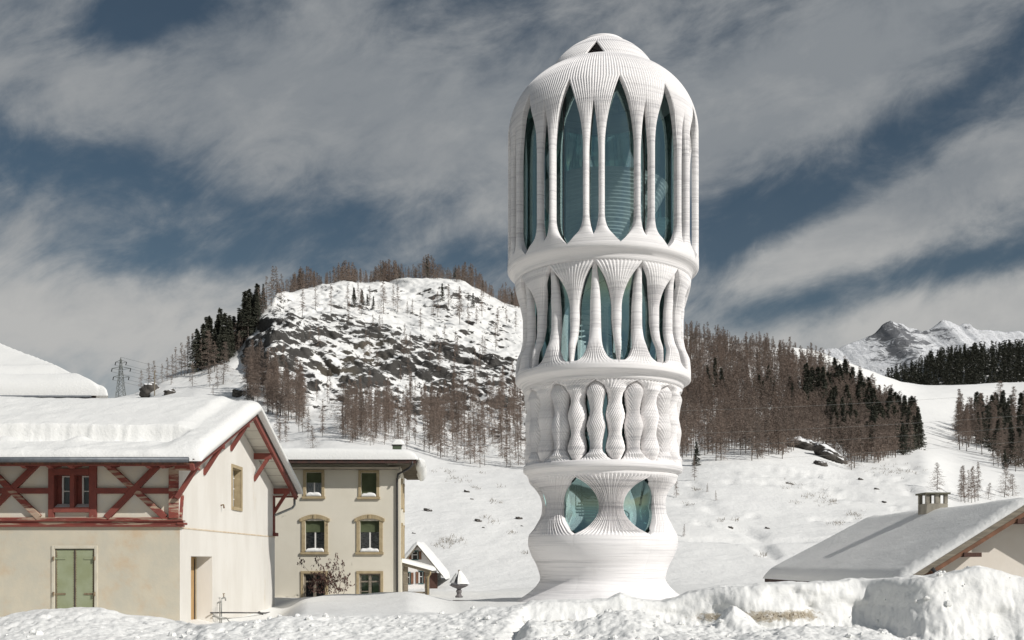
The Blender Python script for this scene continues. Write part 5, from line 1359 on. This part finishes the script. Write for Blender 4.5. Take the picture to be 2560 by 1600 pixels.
LARCH = [larch_parts(100 + i, 150, 15, 0.0023, low=(0.06, 0.12, 0.22, 0.08, 0.32, 0.18)[i], wide=(0.34, 0.29, 0.25, 0.36, 0.24, 0.27)[i]) for i in range(6)]
LARCH_LOW = [larch_parts(150 + i, 70, 9, 0.0050, low=(0.10, 0.22, 0.16)[i], wide=(0.28, 0.25, 0.30)[i]) for i in range(3)]
SPRUCE = [spruce_parts(200 + i, 230, 13, 0.026, wide=(0.21, 0.18, 0.24, 0.20)[i]) for i in range(4)]
SPRUCE_LOW = [spruce_parts(250 + i, 40, 4, 0.09, wide=0.20) for i in range(3)]
ME = {'larch': [(mesh_of('trunk', a, b, M['bark'], True), mesh_of('crown', c, d, M['twigs'])) for a, b, c, d in LARCH],
      'spruce': [(mesh_of('trunk', a, b, M['bark'], True), mesh_of('crown', c, d, M['needles'])) for a, b, c, d in SPRUCE]}

rt = random.Random(11)
TREES = []          # kind, x, y, z, height, apparent height in px, label, group, wide


def add_tree(kind, px, row, hpx, label, group, wide=1.0, tmin=0.3, dt=0.0, var=None):
    x, y, z, t = hill_find(px, row, tmin)
    if dt:
        a_, b_, c_, _, _ = hill_eval(np.array([px]), np.array([min(t + dt, 7.9)])); x, y, z = a_[0], b_[0], c_[0]
    TREES.append((kind, float(x), float(y), float(z) - 0.15, hpx * y / F, hpx, label, group, wide, var))


def row_at(tab, px): return np.interp(px, [a for a, b in tab], [b for a, b in tab])


def scatter(n, kind, x0, x1, top, bot, h0, h1, label, group, seed, wide=(0.85, 1.2), pw=1.0, skip=None, hscale=None, tmin=0.3):
    r = random.Random(seed); k = 0; tries = 0
    while k < n and tries < n * 30:
        tries += 1
        px = r.uniform(x0, x1); a, b = row_at(top, px), row_at(bot, px)
        if b <= a: continue
        row = a + (b - a) * r.random() ** pw
        if skip and skip(px, row, r): continue
        if n > 60 and r.random() > 0.25 + 1.1 * float(vnoise(px / 26.0, row / 20.0, seed)): continue
        h = r.uniform(h0, h1) * (hscale(px, row) if hscale else 1)
        add_tree(kind, px, row, h, label, group, r.uniform(*wide), tmin); k += 1


CREST = [(340, 985), (400, 955), (480, 930), (560, 905), (600, 880), (640, 815), (680, 758), (740, 744), (850, 724), (1000, 716), (1120, 711), (1180, 730), (1280, 772), (1500, 812), (1700, 847), (1870, 874), (2030, 884)]
def crest_trees(n, kind, x0, x1, h0, h1, label, group, seed, d0=-0.25, d1=0.45, wide=(0.8, 1.15)):
    r = random.Random(seed)
    for i in range(n):
        px = r.uniform(x0, x1); dt = r.uniform(d0, d1)
        a_, b_, c_, _, _ = hill_eval(np.array([px]), np.array([6 + dt])); y = b_[0]
        h = r.uniform(h0, h1) * (0.75 + 0.25 * math.sin(px * 0.06)) + 4
        TREES.append((kind, a_[0], y, c_[0] - 0.2, h * y / F, h, label, group, r.uniform(*wide), None))


# the ridge falling to the pylon
for px, row, h in ((352, 975, 52), (372, 968, 62), (384, 970, 70), (405, 958, 50), (418, 954, 60), (430, 950, 66), (440, 944, 78), (452, 940, 84), (462, 940, 66), (470, 934, 96), (482, 932, 100), (492, 932, 70), (505, 928, 84), (522, 935, 110), (536, 930, 78)):
    add_tree('larch', px, row, h, 'bare brown larch on the low end of the rocky ridge towards the pylon', 'larches on the low ridge end', rt.uniform(0.9, 1.2))
for px, row, h, v in ((482, 966, 64, 0), (524, 968, 62, 3), (543, 972, 50, 2), (558, 962, 108, 0), (428, 964, 26, 0), (533, 988, 30, 1)):
    add_tree('larch', px, row, h, 'single bare larch on the snowfield above the timbered house roof', 'larches on the snowfield over the timbered roof', 1.1, 0.3, 0, v)
for i in range(46):
    f = i / 45; px = 500 + 150 * f + rt.uniform(-9, 9)
    row = np.interp(px, [490, 520, 560, 600, 640, 660], [935, 915, 900, 862, 815, 785]) + rt.uniform(-4, 10)
    add_tree('spruce', px, row, rt.uniform(80, 128) * (0.85 if f < 0.15 else 1) * (0.8 if f > 0.85 else 1), 'dark spruce in the steep stand at the edge of the rocky hill', 'spruces on the steep hill edge', rt.uniform(0.95, 1.35), 0.3, rt.uniform(-0.1, 0.35))
for i in range(14):
    px = 590 + 110 * i / 13; add_tree('larch', px, row_at(CREST, px) + rt.uniform(-2, 10), rt.uniform(55, 85), 'bare larch among the spruces at the edge of the rocky hill', 'larches at the hill edge', rt.uniform(0.9, 1.2), 0.3, rt.uniform(0, 0.3))
# skyline wood
crest_trees(680, 'larch', 690, 1330, 34, 60, 'bare larch in the wood along the skyline of the rocky hill', 'larches on the skyline', 5, -0.35, 0.4, (1.0, 1.4))
crest_trees(30, 'spruce', 690, 1330, 32, 50, 'dark spruce standing among the larches on the skyline of the rocky hill', 'spruces on the skyline', 6, wide=(0.8, 1.0))
for px, row, h in ((755, 795, 78), (790, 775, 56), (830, 782, 74), (869, 777, 66), (872, 815, 60), (905, 790, 70), (952, 832, 44), (957, 822, 30), (960, 785, 90), (982, 775, 62), (994, 780, 70), (1018, 788, 36), (1030, 788, 40), (1052, 826, 56), (1084, 794, 56), (1094, 794, 66), (1121, 770, 60), (1150, 812, 96), (1171, 816, 60), (1192, 810, 46), (1205, 792, 72), (1245, 842, 70), (1266, 812, 44), (1290, 830, 50), (1112, 870, 62), (1140, 886, 56), (1010, 900, 50), (1076, 905, 60), (1205, 900, 60), (1240, 880, 60), (935, 820, 36), (895, 750, 46), (925, 764, 50)):
    add_tree('larch', px, row, h, 'lone bare larch scattered on the open snow above the cliff', 'larches on the open snow above the cliff', rt.uniform(0.9, 1.15), 0.3, 0, rt.choice((0, 1, 2, 5)))
for px, row, h in ((907, 772, 46), (934, 776, 34), (921, 768, 30), (1106, 756, 44), (1182, 770, 38), (888, 770, 52)):
    add_tree('spruce', px, row, h, 'small dark spruce on the open snow above the cliff', 'small spruces above the cliff', 1.1)
# trees rooted on the cliff
scatter(36, 'larch', 640, 1290, [(640, 900), (800, 850), (1290, 900)], [(640, 1010), (900, 1010), (1290, 1010)], 44, 72, 'thin bare larch rooted among the rocks of the snowy cliff', 'larches among the cliff rocks', 9, wide=(0.7, 1.0))
# belt of wood below the cliff
scatter(64, 'larch', 620, 760, [(620, 965), (690, 975), (760, 1010)], [(620, 1010), (690, 1050), (760, 1060)], 76, 120, 'tall bare larch in the clump below the cliff over the timbered gable', 'larches over the timbered gable', 10)
scatter(14, 'larch', 690, 860, [(690, 1060), (860, 1050)], [(690, 1118), (780, 1120), (860, 1105)], 50, 96, 'bare larch on the snow slope over the beige house roof', 'larches over the beige roof', 12)
scatter(230, 'larch', 860, 1345, [(860, 1040), (950, 1035), (1100, 1030), (1200, 1000), (1345, 960)], [(860, 1110), (950, 1120), (1040, 1125), (1100, 1150), (1200, 1172), (1345, 1180)], 64, 118, 'tall bare larch in the dense wood between the cliff and the snow meadow', 'larches in the wood under the cliff', 13, wide=(0.75, 1.0), pw=0.9)
add_tree('larch', 862, 1075, 118, 'broad rust-brown larch standing apart under the cliff over the beige house', None, 1.9, var=3)
# the great wooded slope beyond the tower
WT = [(1600, 850), (1700, 852), (1870, 880), (1960, 905), (2060, 940), (2140, 985), (2200, 1030), (2300, 1090)]
WB = [(1600, 1160), (1700, 1152), (1800, 1138), (1880, 1145), (1960, 1140), (2040, 1120), (2100, 1150), (2180, 1160), (2260, 1140), (2300, 1128)]
def slope_h(px, row): return float(np.interp(row, [850, 950, 1050, 1150], [0.62, 0.78, 0.95, 1.12]))
def glade(px, row, r):
    if px > 2200 and r.random() < (px - 2200) / 140: return True
    if 2060 < px and row > 1090 and r.random() < 0.5: return True
    if row > 1030 and px < 1930 and r.random() < 0.35: return True
    return r.random() < 0.55 * math.exp(-((px - 1905) / 35) ** 2 - ((row - 950) / 40) ** 2)
scatter(2500, 'larch', 1600, 2290, WT, WB, 54, 100, 'bare brown larch in the great wood on the slope beyond the tower', 'larches in the great wood', 14, wide=(0.9, 1.3), skip=glade, hscale=slope_h)
scatter(150, 'spruce', 2010, 2300, [(2010, 1010), (2090, 990), (2140, 1000), (2200, 1040), (2300, 1100)], [(2010, 1060), (2090, 1110), (2140, 1140), (2200, 1150), (2300, 1130)], 70, 112, 'dark spruce at the low corner of the great wooded slope', 'spruces at the corner of the great wood', 15, wide=(1.0, 1.5))
scatter(20, 'spruce', 1700, 2000, [(1700, 960), (2000, 1000)], [(1700, 1010), (2000, 1040)], 60, 80, 'dark spruce hidden deep among the larches of the great wood', 'spruces deep in the great wood', 16)
crest_trees(60, 'larch', 1690, 1900, 30, 46, 'bare larch on the skyline of the great wood beside the tower', 'larches on the great wood skyline', 17, -0.1, 0.3)
crest_trees(16, 'larch', 1880, 2040, 22, 40, 'small bare larch on the thin skyline where the great wood gives way to snow', 'larches on the bare shoulder', 18, -0.02, 0.1, (1.2, 1.8))
# the copse on the knoll at the edge of the picture
scatter(95, 'larch', 2395, 2640, [(2395, 1090), (2440, 1075), (2640, 1070)], [(2395, 1125), (2470, 1150), (2560, 1195), (2640, 1215)], 80, 122, 'bare larch in the copse on the snowy knoll', 'larches in the copse on the knoll', 19, wide=(0.9, 1.2))
scatter(34, 'spruce', 2440, 2640, [(2440, 1080), (2640, 1070)], [(2440, 1125), (2560, 1180), (2640, 1200)], 80, 115, 'dark spruce in the copse on the snowy knoll', 'spruces in the copse on the knoll', 20, wide=(1.1, 1.5))
for px, row, h in ((2400, 1068, 66), (2412, 1072, 58)): add_tree('spruce', px, row + 12, h + 10, 'snow-dusted spruce at the front edge of the copse on the knoll', 'spruces at the front of the copse', 1.3)
for px, row, h, wv in ((2484, 1165, 66, 1.0), (2496, 1168, 58, 1.0)): add_tree('larch', px, row, h, 'pale brown larch on the open flank of the knoll below the copse', 'larches on the open flank of the knoll', 1.3)
add_tree('spruce', 2512, 1172, 50, 'small dark spruce on the open flank of the knoll below the copse', None, 1.2)
# single trees on the near slopes
add_tree('larch', 2342, 1226, 72, 'lone wide-spreading larch behind the concrete chimney of the low house', None, 1.55, var=3)
for px, row, h in ((2402, 1258, 92), (2408, 1256, 70), (2413, 1258, 98), (2420, 1257, 84), (2429, 1257, 90), (2437, 1257, 94), (2445, 1254, 98)):
    add_tree('larch', px, row, h, 'slender larch in the tight row of stems behind the low house roof', 'row of slender larches behind the low house', 0.9, var=rt.choice((1, 2, 5)))
add_tree('larch', 2470, 1250, 44, 'short bushy larch beside the tight row of stems behind the low house', None, 1.6, var=0)
add_tree('larch', 2510, 1246, 88, 'tall larch between the short bushy one and the picture edge', None, 1.2, var=3)
add_tree('larch', 2532, 1240, 56, 'low round rust-brown larch next to the tall one above the low house ridge', None, 1.8, var=0)
add_tree('larch', 1737, 1204, 66, 'lone young larch on the meadow just below the small spruce by the tower', None, 0.9, var=5)
add_tree('spruce', 1742, 1164, 62, 'small dark spruce at the foot of the great wood beside the tower', None, 1.3)
for px, row, h, s_ in ((1768, 1233, 26, 'thin larch sapling upper of the two on the meadow beside the tower'), (1790, 1256, 28, 'thin larch sapling lower of the two on the meadow beside the tower'), (1690, 1245, 60, 'young bare larch half hidden by the edge of the tower base'), (1710, 1350, 34, 'faint sapling low on the meadow right against the tower base')):
    add_tree('larch', px, row, h, s_, None, 0.9, var=1)
for px, row, h in ((1790, 1152, 110), (1803, 1151, 118), (1881, 1154, 112), (1894, 1150, 116), (1956, 1150, 96), (1927, 1136, 100)):
    add_tree('larch', px, row, h, 'spreading larch on the open front edge of the great wood', 'larches on the front edge of the great wood', 1.2, var=rt.choice((0, 3)))
for px, row, h in ((2128, 1176, 78), (2136, 1172, 88), (2160, 1152, 64), (2196, 1158, 66)):
    add_tree('larch', px, row, h, 'low-branched larch beside the snow-capped boulders at the wood edge', 'larches beside the snow-capped boulders', 1.3, var=rt.choice((0, 3)))
add_tree('larch', 715, 1105, 42, 'small pale larch between the timbered gable and the beige house', None, 1.3, var=0)
add_tree('larch', 782, 1122, 58, 'young cone-shaped larch right over the beige house eaves', None, 1.4, var=0)

# near trees one by one with trunk and crown, the rest of each wood as one mass
MASS = {'larch': [], 'spruce': []}
counts = {'larch': 0, 'spruce': 0}
TREES.sort(key=lambda t: -(t[5] + (1000 if t[7] is None else 0) + (30 if 'great wood' not in (t[7] or '') else 0)))
for kind, x, y, z, h, seen, label, group, wide, var in TREES:
    if counts[kind] >= 292:
        MASS[kind].append((x, y, z, h, wide)); continue
    counts[kind] += 1
    root = thing('larch' if kind == 'larch' else 'spruce', label, 'tree', (x, y, z), group)
    root.rotation_euler = (rt.gauss(0, 0.028), rt.gauss(0, 0.028), rt.uniform(0, 6.28)); root.scale = (h * wide, h * wide, h)
    tm, cm = ME[kind][var if var is not None else rt.randrange(len(ME[kind]))]
    for nm, me in (('trunk', tm), ('crown', cm)):
        c = bpy.data.objects.new(nm, me); COL.objects.link(c); c.parent = root


def mass(name, items, parts, mats, label):
    rg = np.random.default_rng(31); VV, QQ, MI = [], [], []; b = 0
    for x, y, z, h, wide in items:
        tv, tq, cv, cq = parts[rg.integers(len(parts))]
        an = rg.random() * 6.28; c, s = math.cos(an), math.sin(an)
        for v, q, mi in ((tv, tq, 0), (cv, cq, 1)):
            w_ = np.stack([(v[:, 0] * c - v[:, 1] * s) * h * wide + x, (v[:, 0] * s + v[:, 1] * c) * h * wide + y, v[:, 2] * h + z], 1)
            VV.append(w_); QQ.append(q + b); MI.append(np.full(len(q), mi)); b += len(w_)
    if not VV: return
    o = np_mesh(name, np.concatenate(VV), np.concatenate(QQ), mats=mats, smooth=False, mat_idx=np.concatenate(MI))
    tag(o, label, 'wood', kind='stuff')


mass('larch_wood', MASS['larch'], LARCH_LOW, [M['bark'], M['twigs']], 'brown mass of bare larches filling the wooded slopes')
# far spruce forest below the peaks
c_, f_, Xq, Yd, zz = WOOD
far = []
rg = np.random.default_rng(77)
for i in range(5200):
    a = rg.uniform(2215, 2750); j = int(np.clip(np.searchsorted(c_, a), 0, len(c_) - 1)); r_ = int(rg.uniform(0.25, 0.82) * (len(f_) - 1))
    far.append((float(Xq[r_, j]) + rg.uniform(-2, 2), float(Yd[r_, j]), float(zz[r_, j]) - 0.5, rg.uniform(10, 16), rg.uniform(0.9, 1.25)))
mass('spruce_forest', MASS['spruce'] + far, SPRUCE_LOW, [M['bark'], M['needles']], 'dark spruce forest covering the far slope below the snowy peaks')

# ------------------------------------------------------------------ rocks in the snow
def rock_mesh(name, seed, sx_, sy_, sz_, loc, rot, label, group=None, amp=0.35):
    n1, n2 = 40, 26
    U, V = np.meshgrid(np.linspace(0, 2 * math.pi, n1, endpoint=False), np.linspace(-math.pi / 2, math.pi / 2, n2))
    d = np.stack([np.cos(V) * np.cos(U), np.cos(V) * np.sin(U), np.sin(V)], -1)
    r_ = 1 + amp * (billow(d[..., 0] * 1.6 + 3 + seed, d[..., 1] * 1.6 + d[..., 2] * 1.3 + seed, 4, seed) * 2 - 0.8) + 0.12 * fbm(d[..., 0] * 5 + d[..., 2] * 3, d[..., 1] * 5 - d[..., 2] * 4, 3, seed + 5)
    p = d * r_[..., None] * np.array([sx_, sy_, sz_])
    c, s = math.cos(rot), math.sin(rot)
    p = np.stack([p[..., 0] * c - p[..., 2] * s, p[..., 1], p[..., 0] * s + p[..., 2] * c], -1) + np.array(loc)
    o = np_mesh(name, p.reshape(-1, 3), grid_quads(n2, n1, True), mats=M['boulder'])
    return tag(o, label, 'rock', group)


for px, row, sx_, sy_, sz_, rot, sd_, lab in ((2010, 1122, 2.9, 2.5, 1.3, -0.25, 3, 'large dark snow-topped boulder at the front edge of the great wood'), (2078, 1148, 3.0, 2.5, 1.25, -0.6, 8, 'snow-streaked boulder standing out of the snow hump near the low-branched larches'), (2052, 1165, 1.2, 1.0, 0.6, -0.2, 5, 'small rounded boulder below the snow-streaked one'), (372, 984, 1.5, 1.3, 1.3, 0.5, 12, 'dark rock knob at the low end of the ridge by the utility pole'), (424, 985, 0.9, 0.8, 0.6, 0.2, 13, 'dark rock on the snow just past the rock knob by the utility pole'), (600, 990, 1.4, 1.3, 0.8, -0.3, 14, 'dark rock slab at the lower edge of the spruce stand')):
    x, y, z, t = hill_find(px, row); rock_mesh('boulder', sd_, sx_ * y / 165, sy_ * y / 165, sz_ * y / 165, (x, y, z + 0.2 * sz_ * y / 165), rot, lab)
for i, (px, row, s_) in enumerate(((1071, 1279, 0.34), (1168, 1233, 0.27), (1197, 1305, 0.30), (1297, 1300, 0.30), (1035, 1335, 0.15), (1180, 1250, 0.15), (1209, 1321, 0.13), (1305, 1316, 0.12))):
    x, y, z, t = hill_find(px, row); s_ = s_ * y / 45 * 0.34
    rock_mesh('stone', 40 + i, s_ * 1.6, s_, s_ * 0.8, (x, y, z + 0.2 * s_), -0.3, 'small dark stone poking out of the snow meadow between the beige house and the tower', 'stones on the snow meadow')
for i, (px, row, s_) in enumerate(((1973, 1212, 0.30), (1827, 1325, 0.22), (1919, 1325, 0.22), (2152, 1201, 0.24), (2192, 1227, 0.22), (2212, 1261, 0.22))):
    x, y, z, t = hill_find(px, row); s_ = s_ * y / 45 * 0.34
    rock_mesh('stone', 60 + i, s_ * 1.6, s_, s_ * 0.7, (x, y, z + 0.1 * s_), -0.4, 'small half-buried stone on the snow slope between the tower and the low house', 'stones on the slope above the low house')
# withered grass sticking out of the snow
rg = np.random.default_rng(5); B0, B1 = [], []
spots = [(1140, 1203, 40), (1120, 1180, 20), (1118, 1360, 26), (1128, 1352, 40), (1100, 1368, 18), (1230, 1257, 16), (1245, 1220, 10), (1190, 1222, 14), (1275, 1335, 12), (1215, 1295, 14), (1238, 1308, 12), (1205, 1185, 12), (1080, 1182, 8), (1310, 1385, 10), (1250, 1260, 8), (1975, 1215, 30), (2035, 1240, 46), (2070, 1260, 40), (1990, 1262, 14), (1905, 1390, 14), (1800, 1305, 12), (1840, 1303, 10), (2090, 1310, 24), (2140, 1290, 30), (2230, 1176, 50), (2280, 1178, 40), (2200, 1180, 30), (1745, 1228, 20), (1722, 1262, 14)]
for px, row, sp in spots:
    for i in range(int(sp * 0.45)):
        a, b = px + rg.normal(0, sp * 0.45), row + rg.normal(0, sp * 0.16)
        if not 1000 < a < 2400: continue
        x, y, z, t = hill_find(a, b)
        for j in range(5):
            p = np.array([x + rg.normal(0, 0.22), y + rg.normal(0, 0.3), z - 0.05]); B0.append(p); B1.append(p + np.array([rg.normal(0, 0.12), rg.normal(0, 0.12), rg.uniform(0.12, 0.42)]))
V, Q = ribbons(np.array(B0), np.array(B1), np.full(len(B0), 0.022), np.full(len(B0), 0.008), rg)
tag(np_mesh('dry_grass', V, Q, mats=M['dry_grass'], smooth=False), 'withered grass tufts sticking out of the snow meadow', 'grass', kind='stuff')

# ------------------------------------------------------------------ shrub before the beige house
SB = thing('shrub', 'bare garden shrub with a few dry brown leaves before the beige house', 'shrub', (X_(830, 52.6), 52.6, 0.4))
rg = np.random.default_rng(17); st = MB(); L0, L1 = [], []
def branch(p, d, L, r, depth):
    pts = [Vector(p)]; d = Vector(d).normalized()
    for i in range(4):
        d = (d + Vector(rg.normal(0, 0.13, 3)) + Vector((0, 0, 0.05))).normalized(); pts.append(pts[-1] + d * (L / 4))
    st.tube(pts, [r, r * 0.85, r * 0.7, r * 0.55, r * 0.35], 5)
    for i in range(1, 5):
        if depth < 3 and rg.random() < 0.8:
            branch(pts[i], d + Vector(rg.normal(0, 0.55, 3)), L * 0.45, r * 0.55, depth + 1)
        if depth >= 1:
            for q_ in range(2 if pts[i].z > 0.9 else 1):
                if rg.random() < 0.22:
                    p_ = np.array(pts[i]) + rg.normal(0, 0.05, 3); L0.append(p_); L1.append(p_ + np.array([rg.normal(0, 0.04), rg.normal(0, 0.04), -0.09]))
for px, tx, L in ((800, -0.25, 1.9), (818, -0.12, 2.1), (826, -0.5, 1.3), (834, 0.15, 2.0), (846, 0.3, 1.6), (858, 0.45, 1.1), (822, 0.05, 1.7), (840, 0.02, 1.2)):
    branch((X_(px, 52.6), 52.6 + rg.normal(0, 0.15), 0.25), (tx, rg.normal(0, 0.1), 1), L * 0.72, 0.014, 0)
for i in range(190):
    p_ = np.array([X_(rg.uniform(770, 850), 52.6), 52.6 + rg.normal(0, 0.25), rg.uniform(0.35, 1.0)]); L0.append(p_); L1.append(p_ + np.array([rg.normal(0, 0.05), rg.normal(0, 0.05), -0.08]))
st.build('stems', M['stem'], SB)
V, Q = ribbons(np.array(L0), np.array(L1), np.full(len(L0), 0.028), np.full(len(L0), 0.02), rg)
np_mesh('leaves', V, Q, mats=M['leaf_dry'], smooth=False, parent=SB)

# ------------------------------------------------------------------ power line
PYY = 420.0
pxm = 302; base_z = Z_(1010, PYY); s_ = PYY / F
PY = thing('lattice_pylon', 'steel lattice pylon with three pairs of arms behind the snowy roofs', 'pylon', (X_(pxm, PYY), PYY, base_z - 8))
x0 = X_(pxm, PYY); ztop_ = Z_(893, PYY); t_ = MB()
steel = plain('grey_steel', (0.16, 0.17, 0.16), 0.6, 0.3)
hs = np.linspace(base_z - 8, ztop_ - 0.6, 12)
wd = lambda z: np.interp(z, [base_z - 8, Z_(945, PYY), ztop_], [2.6, 0.85, 0.12])
for i in range(11):
    a, b = hs[i], hs[i + 1]; wa, wb = wd(a), wd(b)
    for sx_, sy_ in ((1, 1), (1, -1), (-1, -1), (-1, 1)):
        t_.beam((x0 + sx_ * wa, PYY + sy_ * wa, a), (x0 + sx_ * wb, PYY + sy_ * wb, b), 0.14, 0.14)
        nx_, ny_ = (-sy_, sx_)
        t_.beam((x0 + sx_ * wa, PYY + sy_ * wa, a), (x0 + nx_ * wb, PYY + ny_ * wb, b), 0.10, 0.10)
        t_.beam((x0 + nx_ * wa, PYY + ny_ * wa, a), (x0 + sx_ * wb, PYY + sy_ * wb, b), 0.10, 0.10)
t_.beam((x0, PYY, ztop_ - 1), (x0, PYY, ztop_), 0.16, 0.16)
t_.build('mast', steel, PY)
for row, ar in ((905, 14), (921, 24), (942, 20)):
    za = Z_(row, PYY); arm = MB()
    for sg in (-1, 1):
        tipx = x0 + sg * ar * s_ * (0.9 if sg < 0 else 1.05)
        arm.beam((x0 + sg * 0.3, PYY, za + 0.7), (tipx, PYY, za), 0.16, 0.16); arm.beam((x0 + sg * 0.3, PYY, za - 0.5), (tipx, PYY, za), 0.14, 0.14)
    ao = arm.build('cross_arm', steel, PY)
    for sg in (-1, 1):
        tipx = x0 + sg * ar * s_ * (0.9 if sg < 0 else 1.05)
        MB().beam((tipx, PYY, za), (tipx - sg * 0.05 - 0.35, PYY, za - 1.35), 0.28, 0.28).build('insulator', M['dark_metal'], ao)
for row, ar, sg in ((905, 14, 1), (921, 24, 1), (942, 20, 1), (905, 14, -1), (921, 24, -1), (942, 20, -1), (893, 0, 1)):
    tipx = x0 + sg * ar * s_; za = Z_(row, PYY) - (1.3 if ar else 0)
    end = Vector((tipx + 150, PYY + 330, za + 6)); a_ = Vector((tipx, PYY, za)); pts = []
    for i in range(17):
        f = i / 16; p = a_.lerp(end, f); p.z -= 5.5 * 4 * f * (1 - f) * 0.5; pts.append(p)
    o = MB().tube(pts, 0.045, 4).build('power_cable', steel)
    tag(o, 'thin power cable running from the lattice pylon behind the rocky ridge', 'cable', 'cables of the lattice pylon')
UP = thing('utility_pole', 'bare wooden utility pole by the dark rock knob at the ridge end', 'pole', (X_(385, 255), 255, 40))
x, y, z, t = hill_find(385, 990); k_ = y / F
UP.location = (x, y, z - 0.5)
MB().tube([(x, y, z - 0.5), (x, y, z + 62 * k_)], 0.16, 8).build('mast', M['wood_grey'], UP)
MB().beam((x - 0.5, y, z + 60 * k_), (x + 0.5, y, z + 60 * k_), 0.12, 0.12).build('cross_arm', M['wood_grey'], UP)
for i, (ra, rb_) in enumerate(((1000, 985), (1058, 1042), (1092, 1070), (1130, 1106))):
    ya, yb_ = 128 + 4 * i, 132 + 4 * i
    a_ = P(1560, ra + 30, ya); b_ = P(2860, rb_ - 30, yb_); pts = []
    for j in range(25):
        f = j / 24; p = a_.lerp(b_, f); p.z -= 1.6 * 4 * f * (1 - f) * 0.4; pts.append(p)
    o = MB().tube(pts, 0.010, 4).build('overhead_wire', M['zinc'])
    tag(o, ('uppermost', 'second highest', 'second lowest', 'lowest')[i] + ' of the thin overhead wires crossing before the great wood', 'wire', 'overhead wires before the wood')

# broken clods lying on the ploughed snow
rg = np.random.default_rng(91); VV, QQ = [], []; b = 0
U, V = np.meshgrid(np.linspace(0, 2 * math.pi, 9, endpoint=False), np.linspace(-math.pi / 2, math.pi / 2, 6))
D0 = np.stack([np.cos(V) * np.cos(U), np.cos(V) * np.sin(U), np.sin(V)], -1).reshape(-1, 3); Q0 = grid_quads(6, 9, True)
for i in range(420):
    px = rg.uniform(-60, 2620); y = rg.uniform(19.0, 23.6) if px > 1250 else rg.uniform(19.5, 24.5)
    z, _ = near_z(np.array([px]), np.array([y])); r_ = 0.018 + 0.08 * rg.random() ** 4
    d = D0 * (1 + rg.normal(0, 0.17, (len(D0), 1))) * r_ * np.array([1, 1, 0.75]) * (0.8 + 0.4 * rg.random(3))
    VV.append(d + np.array([(px - 1280) * y / F, y, z[0] + 0.2 * r_])); QQ.append(Q0 + b); b += len(D0)
tag(np_mesh('snow_clods', np.concatenate(VV), np.concatenate(QQ), mats=M['ground'], smooth=False), 'broken clods of ploughed snow scattered over the foreground bank', 'snow', kind='stuff')
